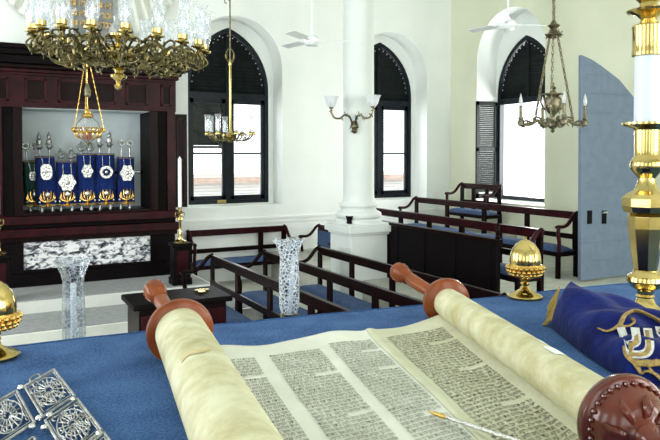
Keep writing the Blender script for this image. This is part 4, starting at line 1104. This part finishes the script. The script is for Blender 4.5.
# frame: origin at the left end; s towards the viewer's right along the far side, q towards the viewer
O_ = at(553, 327, TZ); S_ = (at(740, 352, TZ) - O_); sl = S_.length; S_.normalize(); Q_ = Vector((S_.y, -S_.x, 0))   # towards viewer
QN = .30
def mantle_top(s, q):
    """height of the folded mantle; s 0..sl along, q -.06..QN across"""
    w = .10 + .27 * min(1, max(0, s / .20))        # width widens from the gathered corner
    e = 1 - abs((q) / w * 2 - 1)**2.6 if 0 < q < w else 0
    e = max(0, e)**.5
    end = min(1, (s + .002) / .035); end = max(0, end)**.5
    h = (.122 - .060 * min(1, max(0, s) / .30)) * (1 - .25 * (q / w if w else 0)) * e * end
    h += (.011 * S(s * 30 + q * 42 + 1) + .006 * S(q * 80 - s * 20)) * e * end * (.4 + .6 * min(1, s * 4))
    return max(h, 0), w
def mpt(s, qn, dz=0):
    _, w = mantle_top(s, .01); qq = w * qn
    h, _ = mantle_top(s, qq)
    p = O_ + S_ * s + Q_ * (qq - .045 - .35 * max(0, .10 - s) ) 
    return Vector((p.x, p.y, .006 + h + dz))
mt = thing('velvet_mantle', 'folded royal blue velvet scroll mantle with gold embroidery and tassel fringe at right', 'mantle', (0, 0, TZ))
# build as closed sheet (thickness by solidify)
MB().grid(lambda u, v: mpt(u * sl, v), 90, 60).build('velvet', 'velvet', mt, smooth=80)
m = MB()
rnd = random.Random(5)
for i in range(60):
    k = i / 59; b0_ = mpt(.0, .15 + .7 * k); b0_.z = .012 + .065 * (1 - k) + .006
    st_ = Vector((b0_.x, b0_.y, b0_.z)); en = st_ - S_ * (.012 + .010 * rnd.random()) + Q_ * .014 * rnd.random(); en.z = max(.004, st_.z - .032 - .012 * rnd.random())
    m.tube([st_, st_.lerp(en, .4) + Vector((0, 0, .002)), en], .0015, 5)
m.build('fringe', 'fringe', mt)
def on_mantle(px, py, dz=.002):
    # march along the view ray to the velvet surface
    d = dirn(px, py)
    lo = None
    k = .7
    while k < 3:
        z = EYE + d.z * k; x, y = d.x * k, d.y * k
        r = Vector((x, y, 0)) - Vector((O_.x, O_.y, 0)); s = r.dot(S_); q = r.dot(Q_) + .045 + .35 * max(0, .10 - s)
        h = mantle_top(s, q)[0] if s > 0 else 0
        if z - TZ <= .006 + h + dz: return Vector((x, y, z - TZ))
        k += .002
    return Vector((x, y, 0))
def emb(pts, w, matname, name='embroidery', par=None, n=7):
    P2 = spline([(a, b, 0) for a, b, *_ in pts], n)
    W2 = []
    ws = [p[2] if len(p) > 2 else w for p in pts]
    for i in range(len(P2)):
        t_ = i / n; k = min(int(t_), len(ws) - 2); f_ = min(1, t_ - k); W2.append(ws[k] * (1 - f_) + ws[k + 1] * f_)
    return [on_mantle(p.x, p.y) for p in P2], W2
m = MB()
swirls = [
    [(598, 328, .003), (608, 331, .007), (619, 325, .009), (625, 315, .010), (636, 311, .011), (650, 316, .011), (664, 324, .012), (680, 334, .009)],
    [(619, 325, .006), (628, 326, .006), (634, 322, .005), (631, 318, .003)],
    [(624, 346, .003), (627, 355, .006), (636, 362, .010), (650, 363, .012), (666, 362, .010)],
    [(630, 356, .006), (637, 366, .008), (641, 374, .004)],
    [(641, 374, .004), (646, 371, .006), (655, 374, .009), (664, 382, .008)],
    [(655, 374, .004), (649, 366, .003), (658, 360, .004)],
]
for sw in swirls:
    P, W_ = emb(sw, .004, 'thread'); m.tube(P, [w * .34 for w in W_], 8, flat=2.7)
for v in m.v: pass
m.build('gold_embroidery', 'thread', mt)
# letter shin and part of the next letter, white outline over gold
for ch, cx_, wpx in (('\u05e9', 638, 36), ('\u05d3', 674, 30)):
    for bold, dz, nm, mm in ((.045, .0035, 'letter_outline', 'thread_white'), (.0, .0065, 'letter_fill', 'thread')):
        kx = 1 if bold else .80
        vs, fs = text_mesh(ch, 1.0, lambda v: v, 0, 1.0 * kx, bold)
        ys = [p.y for p in vs]; y0_, y1_ = min(ys), max(ys); ym = (y0_ + y1_) / 2
        m = MB().add([on_mantle(cx_ + wpx * p.x - 12 * (p.y - ym) * (1 if bold else 1), 343 - 46 * (p.y - ym) + 2 * p.x, dz) for p in vs], fs)
        m.build(nm, mm, mt, smooth=0)

# ------------------------------------------------------------------ tall brass candlestick
p = at(645, 315, TZ)
t = thing('tall_candlestick', 'tall faceted brass candlestick with thick white tube at the right edge', 'candlestick', (p.x, p.y, TZ + .002))
ZD = (p.x * SY + p.y * CY); k = ZD / F
def H(py): return (315 - py) * k
pr = [(27, 315), (27, 314), (23, 312), (15, 309), (10, 304), (7.5, 298), (9, 296.5), (7.5, 294.5), (8, 291), (14, 287), (17.5, 281), (17, 277), (12, 273), (11, 270)]
MB().lathe([(r * k, H(y)) for r, y in pr], n=40).build('base', 'brass', t)
MB().lathe([(r * k, H(y)) for r, y in [(11, 270), (14, 250), (17, 228), (17.5, 216), (12, 212)]], n=8).build('faceted_stem', 'brass', t, .001, smooth=0)
MB().lathe([(r * k, H(y)) for r, y in [(15, 214), (21, 212), (23, 206), (23, 198), (19, 194), (12, 190)]], n=8).build('octagonal_knop', 'brass', t, .0015, smooth=0)
MB().lathe([(r * k, H(y)) for r, y in [(12, 191), (9, 184), (8, 178), (11, 174), (15, 169), (16, 164), (14, 159), (11.5, 155), (12, 150), (12, 130), (14, 128), (22, 126), (24, 124.5), (24, 122.5), (21, 122), (12, 122)]], n=40).build('upper_stem', 'brass', t)
MB().lathe([(r * k, H(y)) for r, y in [(12.6, 123), (12.6, 54)]], n=32).build('white_tube', 'tube', t)
MB().lathe([(r * k, H(y)) for r, y in [(12.6, 57), (15.2, 56), (15.2, 52), (14.8, 50), (14.8, 30), (15.5, 28), (15, 26), (9, 24), (7.5, 20), (11, 16), (20, 13), (21, 11.5), (18, 10), (9, 8), (8, 4), (12, 0), (12, -4)]], n=40).build('socket', 'brass', t)
MB().lathe([(r * k, H(y)) for r, y in [(10, 0), (17, -8), (22, -25), (22, -60), (17, -90), (20, -110)]], n=32, cap=False).build('glass_shade', 'shade_clear', t)

# ------------------------------------------------------------------ silver filigree breastplate
Oc = at(54, 369.5, TZ + .008)
E1 = at(75.7, 397, TZ + .008) - Oc; E2 = at(24.5, 386, TZ + .008) - Oc
t = thing('silver_breastplate', 'openwork silver breastplate of linked filigree plaques on the blue cloth', 'breastplate', (0, 0, 0))
def bp(a, b, dz=0): v = Oc + E1 * a + E2 * b; v.z += dz; return v
def plaque(a0, a1, b0, b1, seed, inner=False):
    m = MB(); rnd = random.Random(seed)
    P = [bp(a0, b0), bp(a1, b0), bp(a1, b1), bp(a0, b1)]
    for i in range(4): m.tube([P[i], P[(i + 1) % 4]], .0022, 6)
    i2 = .07
    P = [bp(a0 + i2 * (a1 - a0), b0 + i2 * (b1 - b0)), bp(a1 - i2 * (a1 - a0), b0 + i2 * (b1 - b0)), bp(a1 - i2 * (a1 - a0), b1 - i2 * (b1 - b0)), bp(a0 + i2 * (a1 - a0), b1 - i2 * (b1 - b0))]
    for i in range(4): m.tube([P[i], P[(i + 1) % 4]], .0010, 5)
    # sun-ray centre
    ca, cb = (a0 + a1) / 2, (b0 + b1) / 2; da, db = (a1 - a0) / 2, (b1 - b0) / 2
    N_ = 16
    for i in range(N_):
        an = 2 * PI * i / N_
        m.tube([bp(ca + .22 * da * C_(an), cb + .22 * db * S(an), .002), bp(ca + .80 * da * C_(an), cb + .80 * db * S(an), .0)], .0011, 4)
    for rr in (.22, .5, .8):
        m.tube([bp(ca + rr * da * C_(2 * PI * i / 24), cb + rr * db * S(2 * PI * i / 24), .0006) for i in range(25)], .0011, 4, cap=False)
    for i in range(26):
        x, y = rnd.uniform(-.85, .85), rnd.uniform(-.85, .85); r = rnd.uniform(.08, .18)
        m.tube([bp(ca + da * (x + r * C_(q)), cb + db * (y + r * S(q)), .001) for q in [j * PI / 4 for j in range(7)]], .0010, 4)
    return m.build('filigree_plaque', 'silver', t, smooth=60)
g = .12
for a in range(3):
    for b in range(3):
        if (a, b) == (1, 1) : continue
        if a == 0: plaque(0, 1 - g * .4, b * 1.25, b * 1.25 + 1, a * 7 + b)
        elif a == 1: plaque(1.06, 1.94, b * 1.25, b * 1.25 + 1, a * 7 + b)
        else: plaque(2.0, 2.9, b * 1.25, b * 1.25 + 1, a * 7 + b)
plaque(1.22, 1.95, 1.42, 2.1, 50)
for (a, b) in [(0, 1.12), (.95, 1.12), (1.03, .12), (1.03, .85), (1.97, .12), (1.97, .85), (1.2, 1.12), (2.0, 1.12), (1.03, 1.35), (1.03, 2.15), (.0, 2.37), (.95, 2.37), (1.97, 1.4), (1.97, 2.1)]:
    MB().ball(bp(a, b, .001), .0052, 12).build('ball_link', 'silver_bright', t)
m = MB()
m.tube(spline([bp(-.0, .45), bp(-.12, .5), bp(-.12, .75), bp(0, .8)], 6), .0016, 6); m.build('hanging_loop', 'pewter', t)

# ------------------------------------------------------------------ light
def area(name, loc, rot, sx, sy, power, col=(1, 1, 1)):
    l = D.lights.new(name, 'AREA'); l.shape = 'RECTANGLE'; l.size = sx; l.size_y = sy; l.energy = power; l.color = col
    o = D.objects.new(name, l); COL.objects.link(o); o.location = loc; o.rotation_euler = rot; return o
for y, e in ((-3, 25), (.6, 45), (4.2, 200), (8.6, 300)):
    area('added_daylight_left', (XL - .2, y, 3.2), (0, -PI / 2, 0), 3.4, 1.8, e, (.97, .99, 1))  # lamps added at the unseen left openings, strongest towards the ark wall
for x, e in ((-2.6, 40), (.8, 85), (4.2, 210), (7.6, 330)):
    area('added_daylight_back', (x, YB - .2, 3.2), (PI / 2, 0, 0), 1.8, 3.4, e, (1, .99, .95))  # lamps added at the unseen back openings, kept weaker behind the desk
for x in (W1, W2): area('daylight_front_window', (x, WY + ND + .9, 2.9), (-PI / 2, 0, 0), 1.5, 2.6, 90, (.97, .99, 1))
area('daylight_right_window', (WX + NR + .9, W3, 2.9), (0, PI / 2, 0), 2.6, 1.5, 330, (1, 1, .98))
w = D.worlds.new('sky'); bpy.context.scene.world = w; w.use_nodes = True
w.node_tree.nodes['Background'].inputs['Color'].default_value = (.93, .97, 1, 1); w.node_tree.nodes['Background'].inputs['Strength'].default_value = 2.6
sn = bpy.context.scene
sn.view_settings.view_transform = 'Standard'; sn.view_settings.look = 'None'; sn.view_settings.gamma = 1; sn.view_settings.use_curve_mapping = False
sn.view_settings.exposure = 0.0
sn.cycles.max_bounces = 8; sn.cycles.transparent_max_bounces = 24; sn.cycles.sample_clamp_indirect = 4; sn.cycles.caustics_reflective = False; sn.cycles.caustics_refractive = False
